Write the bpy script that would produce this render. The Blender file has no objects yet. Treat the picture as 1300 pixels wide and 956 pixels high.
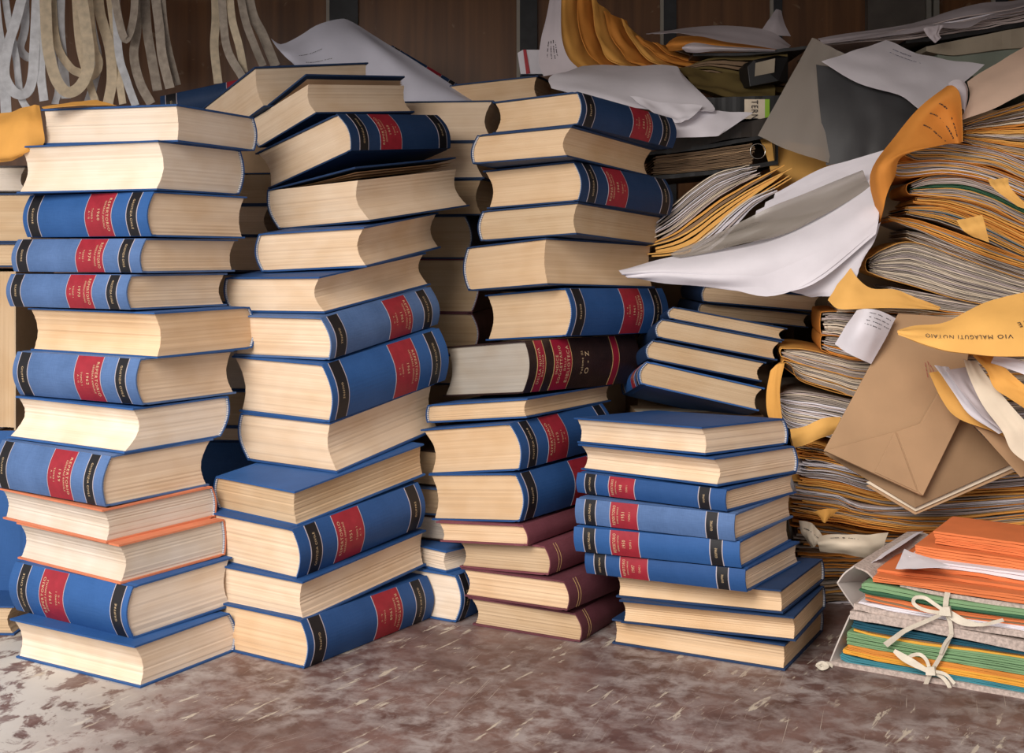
AREA_E=150; AREA_P=(-1.35,-.55,2.15); AREA_S=1.9; WORLD_E=.74; EXPO=0.10
import bpy, bmesh, math, random
from mathutils import Vector, Matrix, noise
random.seed(7)
SC=bpy.context.scene; COL=SC.collection
F_PX,HZ,EYE=1590.5,322.5,0.6807          # focal length in pixels, horizon row, eye height (m)
R=math.radians

# ------------------------------------------------------------------ materials
MATS={}
def nt(m): return m.node_tree.nodes, m.node_tree.links
def mat(name,col,rough=.6,spec=.35,noise_amt=0,noise_scale=30,bump=0,bump_scale=200,trans=0,metal=0,sheen=0):
    if name in MATS: return MATS[name]
    m=bpy.data.materials.new(name); m.use_nodes=True; N,L=nt(m); b=N['Principled BSDF']
    b.inputs['Base Color'].default_value=(*col,1); b.inputs['Roughness'].default_value=rough
    b.inputs['Specular IOR Level'].default_value=spec; b.inputs['Metallic'].default_value=metal
    tc=N.new('ShaderNodeTexCoord')
    if noise_amt:
        n=N.new('ShaderNodeTexNoise'); n.inputs['Scale'].default_value=noise_scale; n.inputs['Detail'].default_value=6
        L.new(tc.outputs['Object'],n.inputs['Vector'])
        r=N.new('ShaderNodeValToRGB'); r.color_ramp.elements[0].position=.3; r.color_ramp.elements[1].position=.7
        r.color_ramp.elements[0].color=(*[max(0,c*(1-noise_amt)) for c in col],1)
        r.color_ramp.elements[1].color=(*[min(1,c*(1+noise_amt)) for c in col],1)
        L.new(n.outputs['Fac'],r.inputs['Fac']); L.new(r.outputs['Color'],b.inputs['Base Color'])
    if bump:
        n2=N.new('ShaderNodeTexNoise'); n2.inputs['Scale'].default_value=bump_scale; n2.inputs['Detail'].default_value=4
        L.new(tc.outputs['Object'],n2.inputs['Vector'])
        bp=N.new('ShaderNodeBump'); bp.inputs['Strength'].default_value=bump; bp.inputs['Distance'].default_value=.002
        L.new(n2.outputs['Fac'],bp.inputs['Height']); L.new(bp.outputs['Normal'],b.inputs['Normal'])
    MATS[name]=m; return m

def page_mat(name,light,dark,edge=.75):
    """page edges: fine sheets parallel to the boards, with soft dirtier streaks"""
    if name in MATS: return MATS[name]
    m=bpy.data.materials.new(name); m.use_nodes=True; N,L=nt(m); b=N['Principled BSDF']
    b.inputs['Roughness'].default_value=.85; b.inputs['Specular IOR Level'].default_value=.15
    tc=N.new('ShaderNodeTexCoord'); oi=N.new('ShaderNodeObjectInfo')
    add=N.new('ShaderNodeVectorMath'); add.operation='ADD'
    cmb=N.new('ShaderNodeCombineXYZ'); mul=N.new('ShaderNodeMath'); mul.operation='MULTIPLY'; mul.inputs[1].default_value=9.7
    L.new(oi.outputs['Random'],mul.inputs[0])
    for s in 'XYZ': L.new(mul.outputs[0],cmb.inputs[s])
    L.new(tc.outputs['Object'],add.inputs[0]); L.new(cmb.outputs[0],add.inputs[1])
    def layer(sc,zs,detail):
        mp=N.new('ShaderNodeMapping'); mp.inputs['Scale'].default_value=(sc,sc,zs); L.new(add.outputs[0],mp.inputs['Vector'])
        n=N.new('ShaderNodeTexNoise'); n.inputs['Scale'].default_value=1; n.inputs['Detail'].default_value=detail; n.inputs['Roughness'].default_value=.6
        L.new(mp.outputs[0],n.inputs['Vector']); return n
    fine=layer(2.5,700,3); mid=layer(3.5,110,3); big=layer(9,14,2)
    r1=N.new('ShaderNodeValToRGB'); r1.color_ramp.elements[0].position=.30; r1.color_ramp.elements[1].position=.72
    r1.color_ramp.elements[0].color=(*dark,1); r1.color_ramp.elements[1].color=(*light,1)
    mx=N.new('ShaderNodeMath'); mx.operation='MULTIPLY_ADD'; mx.inputs[1].default_value=.55
    ad=N.new('ShaderNodeMath'); ad.operation='MULTIPLY'; ad.inputs[1].default_value=.45
    L.new(mid.outputs['Fac'],ad.inputs[0]); L.new(fine.outputs['Fac'],mx.inputs[0]); L.new(ad.outputs[0],mx.inputs[2])
    L.new(mx.outputs[0],r1.inputs['Fac'])
    r2=N.new('ShaderNodeValToRGB'); r2.color_ramp.elements[0].position=.3; r2.color_ramp.elements[1].position=.6
    r2.color_ramp.elements[0].color=(.90,.84,.76,1); r2.color_ramp.elements[1].color=(1,1,1,1)
    L.new(big.outputs['Fac'],r2.inputs['Fac'])
    mc=N.new('ShaderNodeMix'); mc.data_type='RGBA'; mc.blend_type='MULTIPLY'; mc.inputs['Factor'].default_value=1
    L.new(r1.outputs['Color'],mc.inputs['A']); L.new(r2.outputs['Color'],mc.inputs['B']); L.new(mc.outputs['Result'],b.inputs['Base Color'])
    bp=N.new('ShaderNodeBump'); bp.inputs['Strength'].default_value=.35; bp.inputs['Distance'].default_value=.0006
    L.new(mx.outputs[0],bp.inputs['Height']); L.new(bp.outputs['Normal'],b.inputs['Normal'])
    MATS[name]=m; return m

def cloth_mat(name,col,wear=.12,rough=.62):
    if name in MATS: return MATS[name]
    m=bpy.data.materials.new(name); m.use_nodes=True; N,L=nt(m); b=N['Principled BSDF']
    b.inputs['Roughness'].default_value=rough; b.inputs['Specular IOR Level'].default_value=.3
    tc=N.new('ShaderNodeTexCoord')
    def stretched(s):
        mp=N.new('ShaderNodeMapping'); mp.inputs['Scale'].default_value=s; L.new(tc.outputs['Object'],mp.inputs['Vector'])
        n=N.new('ShaderNodeTexNoise'); n.inputs['Scale'].default_value=1; n.inputs['Detail'].default_value=2; L.new(mp.outputs[0],n.inputs['Vector']); return n
    a=stretched((900,60,900)); c=stretched((60,900,60)); w=stretched((14,14,14))
    mx=N.new('ShaderNodeMath'); mx.operation='ADD'; L.new(a.outputs['Fac'],mx.inputs[0]); L.new(c.outputs['Fac'],mx.inputs[1])
    sc=N.new('ShaderNodeMath'); sc.operation='MULTIPLY'; sc.inputs[1].default_value=.5; L.new(mx.outputs[0],sc.inputs[0])
    av=N.new('ShaderNodeMath'); av.operation='MULTIPLY_ADD'; av.inputs[1].default_value=.5; L.new(w.outputs['Fac'],av.inputs[0])
    h=N.new('ShaderNodeMath'); h.operation='MULTIPLY'; h.inputs[1].default_value=.5; L.new(sc.outputs[0],h.inputs[0]); L.new(h.outputs[0],av.inputs[2])
    r=N.new('ShaderNodeValToRGB'); r.color_ramp.elements[0].position=.35; r.color_ramp.elements[1].position=.66
    r.color_ramp.elements[0].color=(*[c_*(1-wear) for c_ in col],1); r.color_ramp.elements[1].color=(*[min(1,c_*(1+wear)+wear*.06) for c_ in col],1)
    L.new(av.outputs[0],r.inputs['Fac']); L.new(r.outputs['Color'],b.inputs['Base Color'])
    bp=N.new('ShaderNodeBump'); bp.inputs['Strength'].default_value=.25; bp.inputs['Distance'].default_value=.0005
    L.new(sc.outputs[0],bp.inputs['Height']); L.new(bp.outputs['Normal'],b.inputs['Normal'])
    MATS[name]=m; return m

def stitch_mat():
    if 'headband_stitch' in MATS: return MATS['headband_stitch']
    m=bpy.data.materials.new('headband_stitch'); m.use_nodes=True; N,L=nt(m); b=N['Principled BSDF']
    tc=N.new('ShaderNodeTexCoord'); w=N.new('ShaderNodeTexWave'); w.bands_direction='Z'; w.inputs['Scale'].default_value=130
    L.new(tc.outputs['Object'],w.inputs['Vector']); r=N.new('ShaderNodeValToRGB'); r.color_ramp.interpolation='CONSTANT'
    r.color_ramp.elements[0].color=(.02,.06,.2,1); r.color_ramp.elements[1].position=.5; r.color_ramp.elements[1].color=(.75,.74,.7,1)
    L.new(w.outputs['Fac'],r.inputs['Fac']); L.new(r.outputs['Color'],b.inputs['Base Color']); b.inputs['Roughness'].default_value=.8
    MATS['headband_stitch']=m; return m

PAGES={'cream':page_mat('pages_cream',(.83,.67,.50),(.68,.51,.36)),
       'warm':page_mat('pages_warm',(.80,.60,.40),(.65,.45,.28)),
       'pale':page_mat('pages_pale',(.88,.77,.65),(.75,.62,.49)),
       'grey':page_mat('pages_grey',(.70,.63,.55),(.58,.51,.44)),
       'amber':page_mat('pages_dim_amber',(.74,.55,.36),(.60,.42,.26)),'stone':page_mat('pages_stone',(.44,.40,.35),(.36,.32,.27)),  # first: warm page tone with the dimness of stacks C and D put in
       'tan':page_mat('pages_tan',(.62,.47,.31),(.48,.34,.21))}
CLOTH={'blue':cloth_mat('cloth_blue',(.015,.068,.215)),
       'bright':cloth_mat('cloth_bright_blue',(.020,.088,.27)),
       'pale':cloth_mat('cloth_faded_blue',(.070,.140,.31),.2),
       'navy':cloth_mat('cloth_shade_blue',(.010,.036,.105)),  # blue cloth again, darkened: shade on the dim volumes put into the colour
       'maroon':cloth_mat('cloth_maroon',(.17,.045,.062),.2),
       'darkmaroon':cloth_mat('cloth_dark_maroon',(.12,.032,.045),.2),
       'orange':cloth_mat('cloth_orange',(.62,.20,.10),.12),
       'buff':cloth_mat('cloth_buff',(.45,.34,.22),.12),
       'leather':mat('leather_brown',(.022,.010,.009),.45,.4,.3,40,.3,300)}
RED=mat('label_red',(.29,.018,.032),.5,.35,.12,60); BLACK=mat('label_black',(.008,.008,.011),.5,.4)
RULE=mat('label_rule',(.42,.38,.42),.5); GOLD=mat('gilt',(.62,.46,.27),.5,.5); CRIMSON=mat('label_crimson',(.27,.01,.03),.45)
GOLDRULE=mat('gilt_rule',(.50,.33,.14),.45,.5)

# ------------------------------------------------------------------ object helpers
def link(o,parent=None):
    COL.objects.link(o)
    if parent is not None: o.parent=parent
    return o
def meshobj(name,verts,faces,mats,parent=None,smooth=False,fm=None):
    me=bpy.data.meshes.new(name); me.from_pydata([tuple(v) for v in verts],[],faces)
    for m in (mats if isinstance(mats,(list,tuple)) else [mats]): me.materials.append(m)
    if fm:
        for p,i in zip(me.polygons,fm): p.material_index=i
    if smooth:
        for p in me.polygons: p.use_smooth=True
    bm=bmesh.new(); bm.from_mesh(me); bmesh.ops.recalc_face_normals(bm,faces=bm.faces[:]); bm.to_mesh(me); bm.free()
    o=bpy.data.objects.new(name,me); return link(o,parent)
def empty(name,label,cat,group=None,loc=(0,0,0)):
    o=bpy.data.objects.new(name,None); o.empty_display_size=.02; o.location=loc; link(o); tag(o,label,cat,group); return o
def tag(o,label,cat,group=None,kind=None):
    if label: o['label']=label
    if cat: o['category']=cat
    if group: o['group']=group
    if kind: o['kind']=kind
    return o
def box_vf(x0,x1,y0,y1,z0,z1):
    v=[(x,y,z) for z in (z0,z1) for y in (y0,y1) for x in (x0,x1)]
    f=[(0,2,3,1),(4,5,7,6),(0,1,5,4),(2,6,7,3),(0,4,6,2),(1,3,7,5)]
    return v,f
TXT={}
def text_mesh(s):
    """unit-height glyph outlines of a string, centred: (verts, faces, width)"""
    if s in TXT: return TXT[s]
    c=bpy.data.curves.new('lettering','FONT'); c.body=s; c.size=1; c.resolution_u=2; c.align_x='LEFT'; c.space_character=1.22
    o=bpy.data.objects.new('lettering',c); COL.objects.link(o)
    dg=bpy.context.evaluated_depsgraph_get(); me=bpy.data.meshes.new_from_object(o.evaluated_get(dg))
    vs=[v.co.copy() for v in me.vertices]; fs=[tuple(p.vertices) for p in me.polygons]
    bpy.data.objects.remove(o); bpy.data.curves.remove(c); bpy.data.meshes.remove(me)
    x0=min(v.x for v in vs); x1=max(v.x for v in vs); y0=min(v.y for v in vs); y1=max(v.y for v in vs); h=max(y1-y0,.3)
    vs=[((v.x-(x0+x1)/2)/h,(v.y-(y0+y1)/2)/h) for v in vs]
    TXT[s]=(vs,fs,(x1-x0)/h); return TXT[s]

# ------------------------------------------------------------------ the book
def make_book(root,W,L,T,sh=0,cloth='blue',page='cream',hd=1,style='rep',year='1960',lift=0,bulge=None,conc=None,band=True,tomo='TOMO I',rng=None):
    rng=rng or random
    tb=.0030 if T>.03 else .0024; ts=.0018
    bulge=min(.016,.17*T) if bulge is None else bulge
    conc=min(.016,.15*T+rng.uniform(-.002,.004)) if conc is None else conc
    X0=-W/2
    def shx(z): return sh*(z/T)
    def spine_out(t): return X0-bulge*math.sin(math.pi*t)+.002
    n=14
    out=[]; inn=[]
    def lf(x): return lift*max(0,(x-X0-.012)/(W-.012))
    for x in (W/2,W/4,0,-W/4,X0+.014): out.append((x,0)); inn.append((x,tb))
    out.append((X0+.009,.0012)); inn.append((X0+.009,tb+.0006))
    for i in range(n+1):
        t=i/n; out.append((spine_out(t),T*t if 0<i<n else (.0006 if i==0 else T-.0006)))
        inn.append((spine_out(t)+ts,min(max(T*t,tb+.0004),T-tb-.0004)))
    out.append((X0+.009,T-.0012)); inn.append((X0+.009,T-tb-.0006))
    for x in (X0+.014,-W/4,0,W/4,W/2):
        out.append((x,T+lf(x))); inn.append((x,T-tb+lf(x)))
    m=len(out); V=[];Fc=[]
    for y in (-L/2,L/2):
        V+=[(x+shx(z),y,z) for x,z in out]+[(x+shx(z),y,z) for x,z in inn]
    for i in range(m-1):
        a,b=i,i+1
        Fc+=[(a,b,2*m+b,2*m+a),(m+a,2*m+m+a,2*m+m+b,m+b),(a,m+a,m+b,b),(2*m+a,2*m+b,3*m+b,3*m+a)]
    Fc+=[(0,2*m,3*m,m),(m-1,2*m-1,4*m-1,3*m-1)]
    cov=meshobj('cover',V,Fc,CLOTH[cloth],root)
    for p in cov.data.polygons:
        p.use_smooth=False
    # page block
    N=22; V=[];Fc=[]; z0=tb+.0002; z1=T-tb-.0002; h=z1-z0
    ys=(-L/2+.0042,L/2-.0042)
    for i in range(N+1):
        t=i/N; z=z0+h*t; j=rng.uniform(-.0005,.0005); jy=rng.uniform(-.0004,.0004)
        xs=spine_out(.04+.92*t)+ts+.0015; xf=W/2-.0045-conc*math.sin(math.pi*t)+j
        e=0
        for y,k in ((ys[0],-1),(ys[1],1)):
            V+=[(xs+shx(z),y+jy*k,z),(xf+shx(z),y+jy*k,z)]
    for i in range(N):
        a=4*i; b=4*(i+1)
        Fc+=[(a,a+1,b+1,b),(a+2,b+2,b+3,a+3),(a,b,b+2,a+2),(a+1,a+3,b+3,b+1)]
    Fc+=[(0,2,3,1),(4*N,4*N+1,4*N+3,4*N+2)]
    meshobj('page_block',V,Fc,PAGES[page],root)
    if lift>.004:   # a few leaves that follow the raised board
        V=[];Fc=[]
        for k,q in enumerate((.25,.5,.72)):
            b0=len(V)
            for y in (-L/2+.006,L/2-.006):
                for i in range(9):
                    u=i/8; x=X0+.012+(W-.018)*u; z=T-tb-.0004-.0002*k+lift*q*u**1.6
                    V.append((x+shx(z),y,z))
            Fc+=[(b0+i,b0+i+1,b0+9+i+1,b0+9+i) for i in range(8)]
        meshobj('loose_leaf',V,Fc,PAGES[page],root,True)
    # headbands
    if band:
        for sgn in (-1,1):
            V=[];Fc=[];K=16
            for i in range(K+1):
                t=.05+.9*i/K; z=T*t; cx=spine_out(t)+ts+.0014+shx(z); cy=sgn*(L/2-.0026); r=.0019
                for q in range(6):
                    a=q*math.pi/3; V.append((cx+r*math.cos(a),cy+r*math.sin(a),z))
            for i in range(K):
                for q in range(6): Fc.append((6*i+q,6*i+(q+1)%6,6*i+6+(q+1)%6,6*i+6+q))
            meshobj('headband',V,Fc,stitch_mat(),root,True)
    # spine labels
    def surf(s,t,off=.0005):     # s along the spine from tail to head, t across from bottom to top
        z=T*t; return (spine_out(t)-off+shx(z), hd*(s-.5)*L, z)
    def strip(s0,s1,t0=.015,t1=.985,off=.0005):
        V=[];Fc=[];K=14
        for i in range(K+1):
            t=t0+(t1-t0)*i/K
            for s in (s0,s1): V.append(surf(s,t,off))
            for s in (s0,s1): V.append(surf(s,t,off-.0004))
        for i in range(K):
            a=4*i;b=a+4; Fc+=[(a,a+1,b+1,b),(a+2,b+2,b+3,a+3),(a,b,b+2,a+2),(a+1,a+3,b+3,b+1)]
        Fc+=[(0,2,3,1),(4*K,4*K+1,4*K+3,4*K+2)]
        return V,Fc
    def label(name,s0,s1,m,rule,rw=.0052,t0=.015,t1=.985):
        V,Fc=strip(s0,s1,t0,t1); fm=[0]*len(Fc)
        for a,b in ((s0-rw,s0),(s1,s1+rw)):
            v,f=strip(a,b,t0,t1); o=len(V); V+=v; Fc+=[tuple(i+o for i in q) for q in f]; fm+=[1]*len(f)
        return meshobj(name,V,Fc,[m,rule],root,False,fm)
    def write(parent,txt,s,hgt,maxw=.8,tc=.5,m=GOLD):
        vs,fs,w=text_mesh(txt); k=min(hgt,maxw*T/w)
        V=[]
        for x,y in vs:
            t=tc+hd*x*k/T; t=min(max(t,.02),.98); V.append(surf(s+y*min(hgt,k*1.7)/L,t,.0009))
        meshobj('gilt_lettering',V,fs,m,parent)
    if style in('rep','foro'):
        if style=='rep': tl,rl,hl=(.045,.125),(.52,.725),(.845,.92)
        else: tl,rl,hl=(.10,.165),(.59,.765),(.865,.935)
        b=label('publisher_band',*tl,BLACK,RULE); write(b,'GIUFFRE',sum(tl)/2,.0046,.36)
        b=label('title_band',*hl,BLACK,RULE); write(b,'GIUSTIZIA CIVILE' if style=='rep' else 'FORO PADANO',sum(hl)/2,.0046,.66)
        b=label('title_label',*rl,RED,RULE,.004)
        c=rl[1]-rl[0]
        write(b,'REPERTORIO',rl[1]-.14*c,.0062,.74); write(b,'GENERALE ANNUALE',rl[1]-.28*c,.0042,.62)
        write(b,year,rl[1]-.48*c,.0064,.30); write(b,tomo,rl[1]-.72*c,.0040,.34)
        if style=='rep': write(b,'A - G',rl[1]-.84*c,.0036,.2)
    elif style=='index':
        b=label('spine_strip',.87,.935,CRIMSON,GOLDRULE); write(b,'DELLA NUOVA',.915,.006,.8); write(b,'BIBLIOTECA',.89,.0045,.6)
        b=label('title_label',.64,.79,CRIMSON,GOLDRULE)
        for s,t,hh in((.768,'INDICE',.008),(.735,'SOGGETTARIO',.008),(.70,'DELLA',.006),(.668,'BIBLIOTECA',.009)): write(b,t,s,hh*.85,.72)
        b=label('spine_strip',.20,.255,CRIMSON,GOLDRULE)
        write(root,'O - Z',.50,.011,.5); write(root,'Volume III',.545,.006,.5)
        cov['label']='dark brown leather cover'
    elif style=='tooled':
        for a in (.05,.075,.88,.905): 
            V,Fc=strip(a,a+.004); meshobj('tooled_rule',V,Fc,GOLDRULE,root)
    return root

def book_from_fit(nm,typ,p,name,label,group,**kw):
    th,a,b,cx,cy,cz,LL,LR,T,sh=p
    Rm=Matrix.Rotation(b,3,'Y')@Matrix.Rotation(a,3,'X')@Matrix.Rotation(-th,3,'Z')
    x=Rm.col[0].copy(); y=Rm.col[1].copy(); z=Rm.col[2].copy()
    X,Y,s={'SE':(y,-x,1),'FE':(-y,x,-1),'ES':(-x,-y,-1),'EF':(x,y,1)}[typ]
    W,L=(LR,LL) if typ in('SE','FE') else (LL,LR)
    root=empty(name,label,'book',group)
    M=Matrix(((X.x,Y.x,z.x,cx),(X.y,Y.y,z.y,cy),(X.z,Y.z,z.z,cz+.0004),(0,0,0,1)))
    root.matrix_world=M
    make_book(root,W,L,T,sh*s,rng=random.Random(nm),**kw)
    return root
# solved poses of the books: angle, tilts, centre, face lengths, thickness, lean
FIT={
'A13':('FE',[0.5296, 0.0, -0.0, -0.6548, 2.1289, -0.0, 0.2939, 0.2135, 0.0691, -0.0125]),
'A12':('SE',[0.5764, 0.0114, -0.0072, -0.6672, 2.1601, 0.0698, 0.299, 0.2173, 0.0849, -0.0012]),
'A11':('FE',[0.6323, 0.0183, -0.0125, -0.676, 2.172, 0.1553, 0.2856, 0.2178, 0.0636, -0.0011]),
'A10':('FE',[0.6474, 0.0227, -0.0107, -0.7032, 2.1898, 0.2193, 0.2996, 0.2237, 0.0551, -0.0065]),
'A9':('SE',[0.6096, 0.0093, -0.0031, -0.714, 2.1858, 0.275, 0.2986, 0.2173, 0.0811, 0.0108]),
'A8':('FE',[0.5658, 0.006, 0.0039, -0.7007, 2.2081, 0.3571, 0.3046, 0.2159, 0.0716, 0.0184]),
'A7':('SE',[0.532, -0.0053, 0.0027, -0.6834, 2.234, 0.4303, 0.3054, 0.222, 0.078, -0.0061]),
'A6':('FE',[0.5411, 0.0086, -0.0022, -0.661, 2.2423, 0.5094, 0.3162, 0.2275, 0.0762, -0.006]),
'A5':('SE',[0.546, -0.0031, -0.0018, -0.705, 2.2463, 0.5869, 0.3074, 0.2247, 0.0587, 0.0019]),
'A4':('SE',[0.5106, -0.0002, 0.0007, -0.6955, 2.252, 0.6486, 0.3136, 0.2272, 0.0582, 0.0087]),
'A3':('SE',[0.5397, -0.0018, 0.0028, -0.6763, 2.2571, 0.7092, 0.3125, 0.2251, 0.076, 0.0054]),
'A2':('FE',[0.4338, 0.005, 0.001, -0.686, 2.25, 0.7873, 0.3146, 0.2242, 0.0837, 0.0032]),
'A1':('FE',[0.4123, 0.0072, 0.0154, -0.6551, 2.2715, 0.8721, 0.2983, 0.2211, 0.063, -0.0043]),
'B1':('ES',[0.5795, 0.0001, -0.0001, -0.3401, 2.2574, 0.0, 0.2255, 0.3426, 0.0794, -0.0069]),
'B2':('EF',[0.5732, 0.0625, -0.0279, -0.3468, 2.2694, 0.0859, 0.2245, 0.3395, 0.0677, 0.002]),
'B3':('ES',[0.6224, 0.0876, -0.0405, -0.3542, 2.2749, 0.1565, 0.2245, 0.324, 0.0862, -0.0019]),
'B4':('EF',[0.6551, 0.1138, -0.0584, -0.3415, 2.2833, 0.2472, 0.2027, 0.3271, 0.0607, 0.0012]),
'B5':('EF',[0.562, 0.1231, -0.0565, -0.3118, 2.3635, 0.3217, 0.2133, 0.311, 0.0897, -0.0081]),
'B6':('ES',[0.6103, 0.1249, -0.0682, -0.3139, 2.3633, 0.4133, 0.2253, 0.3287, 0.1035, -0.0055]),
'B7':('ES',[0.5482, 0.1139, -0.0779, -0.3255, 2.3674, 0.5187, 0.2254, 0.3332, 0.0749, -0.0103]),
'B8':('EF',[0.5481, 0.1057, -0.0803, -0.3398, 2.3885, 0.5964, 0.2241, 0.3266, 0.0646, -0.0047]),
'B9':('EF',[0.3818, 0.0881, -0.0853, -0.304, 2.4219, 0.6696, 0.2214, 0.3167, 0.0719, 0.0021]),
'B10':('EF',[0.5907, 0.071, -0.1133, -0.2678, 2.4754, 0.7522, 0.2311, 0.3157, 0.0799, -0.0163]),
'B11':('ES',[0.5842, -0.089, -0.287, -0.302, 2.526, 0.8535, 0.2296, 0.3126, 0.0772, -0.0086]),
'B12':('EF',[0.6616, -0.1211, -0.3106, -0.3563, 2.5667, 0.9344, 0.1844, 0.2793, 0.0642, 0.0029]),
'B13':('EF',[0.7778, -0.1157, -0.313, -0.4607, 2.6491, 0.9575, 0.2201, 0.2895, 0.0817, 0.0094]),
'C1':('ES',[0.5013, -0.0001, -0.0001, 0.098, 2.3796, -0.0, 0.2194, 0.3076, 0.0503, -0.0095]),
'C2':('ES',[0.6172, -0.0277, -0.0324, 0.0954, 2.375, 0.0528, 0.2282, 0.315, 0.0521, -0.0049]),
'C3':('ES',[0.6023, -0.0416, -0.0543, 0.0703, 2.3936, 0.1049, 0.1974, 0.3031, 0.0521, -0.005]),
'C4':('ES',[0.5762, -0.0444, -0.0709, 0.0348, 2.3996, 0.156, 0.1933, 0.3176, 0.0373, -0.0074]),
'C5':('ES',[0.6468, -0.0544, -0.0973, 0.0256, 2.4149, 0.194, 0.209, 0.3098, 0.0865, 0.0022]),
'C6':('ES',[0.6299, -0.067, -0.1226, 0.0216, 2.4259, 0.2818, 0.2141, 0.3121, 0.0856, -0.009]),
'C7':('EF',[0.5741, -0.0658, -0.0948, 0.0181, 2.4695, 0.3689, 0.2297, 0.3182, 0.0352, 0.0055]),
'C8':('ES',[0.7823, -0.0825, -0.0676, 0.0544, 2.5081, 0.4085, 0.2242, 0.3161, 0.0979, 0.0148]),
'C9':('ES',[0.7663, -0.0741, -0.047, 0.1287, 2.5274, 0.5137, 0.2168, 0.2973, 0.0912, 0.0037]),
'C10':('EF',[0.7985, -0.0798, -0.0266, 0.101, 2.5145, 0.6091, 0.2211, 0.3117, 0.088, 0.0]),
'C11':('EF',[0.6327, -0.0804, -0.0067, 0.1211, 2.5019, 0.7011, 0.2247, 0.3146, 0.0599, 0.0048]),
'C12':('ES',[0.6914, -0.0727, 0.0082, 0.1367, 2.4936, 0.7633, 0.224, 0.3114, 0.0759, -0.0118]),
'C13':('EF',[0.6153, -0.0685, 0.0195, 0.1009, 2.4646, 0.8442, 0.2162, 0.311, 0.0562, 0.01]),
'C14':('ES',[0.7161, -0.0662, 0.0388, 0.1428, 2.4623, 0.9017, 0.2096, 0.309, 0.0626, -0.0033]),
'D1':('FE',[0.492, -0.0001, -0.0001, 0.3678, 2.2231, 0.0, 0.3068, 0.2437, 0.0434, -0.0008]),
'D2':('FE',[0.4628, -0.0156, -0.0274, 0.3738, 2.2003, 0.0459, 0.3039, 0.2194, 0.0412, -0.0058]),
'D3':('FE',[0.5291, -0.0157, -0.046, 0.3705, 2.2154, 0.0886, 0.3005, 0.2335, 0.0397, -0.0039]),
'D4':('SE',[0.6111, -0.0178, -0.0434, 0.3205, 2.2084, 0.1263, 0.3048, 0.2284, 0.0381, -0.0018]),
'D5':('SE',[0.575, -0.0204, -0.0358, 0.3032, 2.2105, 0.1644, 0.3106, 0.2272, 0.0445, -0.0027]),
'D6':('SE',[0.6329, -0.0157, -0.0275, 0.3047, 2.212, 0.2098, 0.3083, 0.2292, 0.0447, 0.0025]),
'D7':('SE',[0.7345, -0.0222, -0.0168, 0.309, 2.2279, 0.2554, 0.3127, 0.2266, 0.0367, 0.0006]),
'D8':('FE',[0.8272, -0.0363, -0.0154, 0.3131, 2.2353, 0.2933, 0.3102, 0.2245, 0.0471, -0.0072]),
'D9':('FE',[0.8548, -0.0476, -0.016, 0.302, 2.242, 0.341, 0.3022, 0.2213, 0.0464, -0.008]),
}
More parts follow.
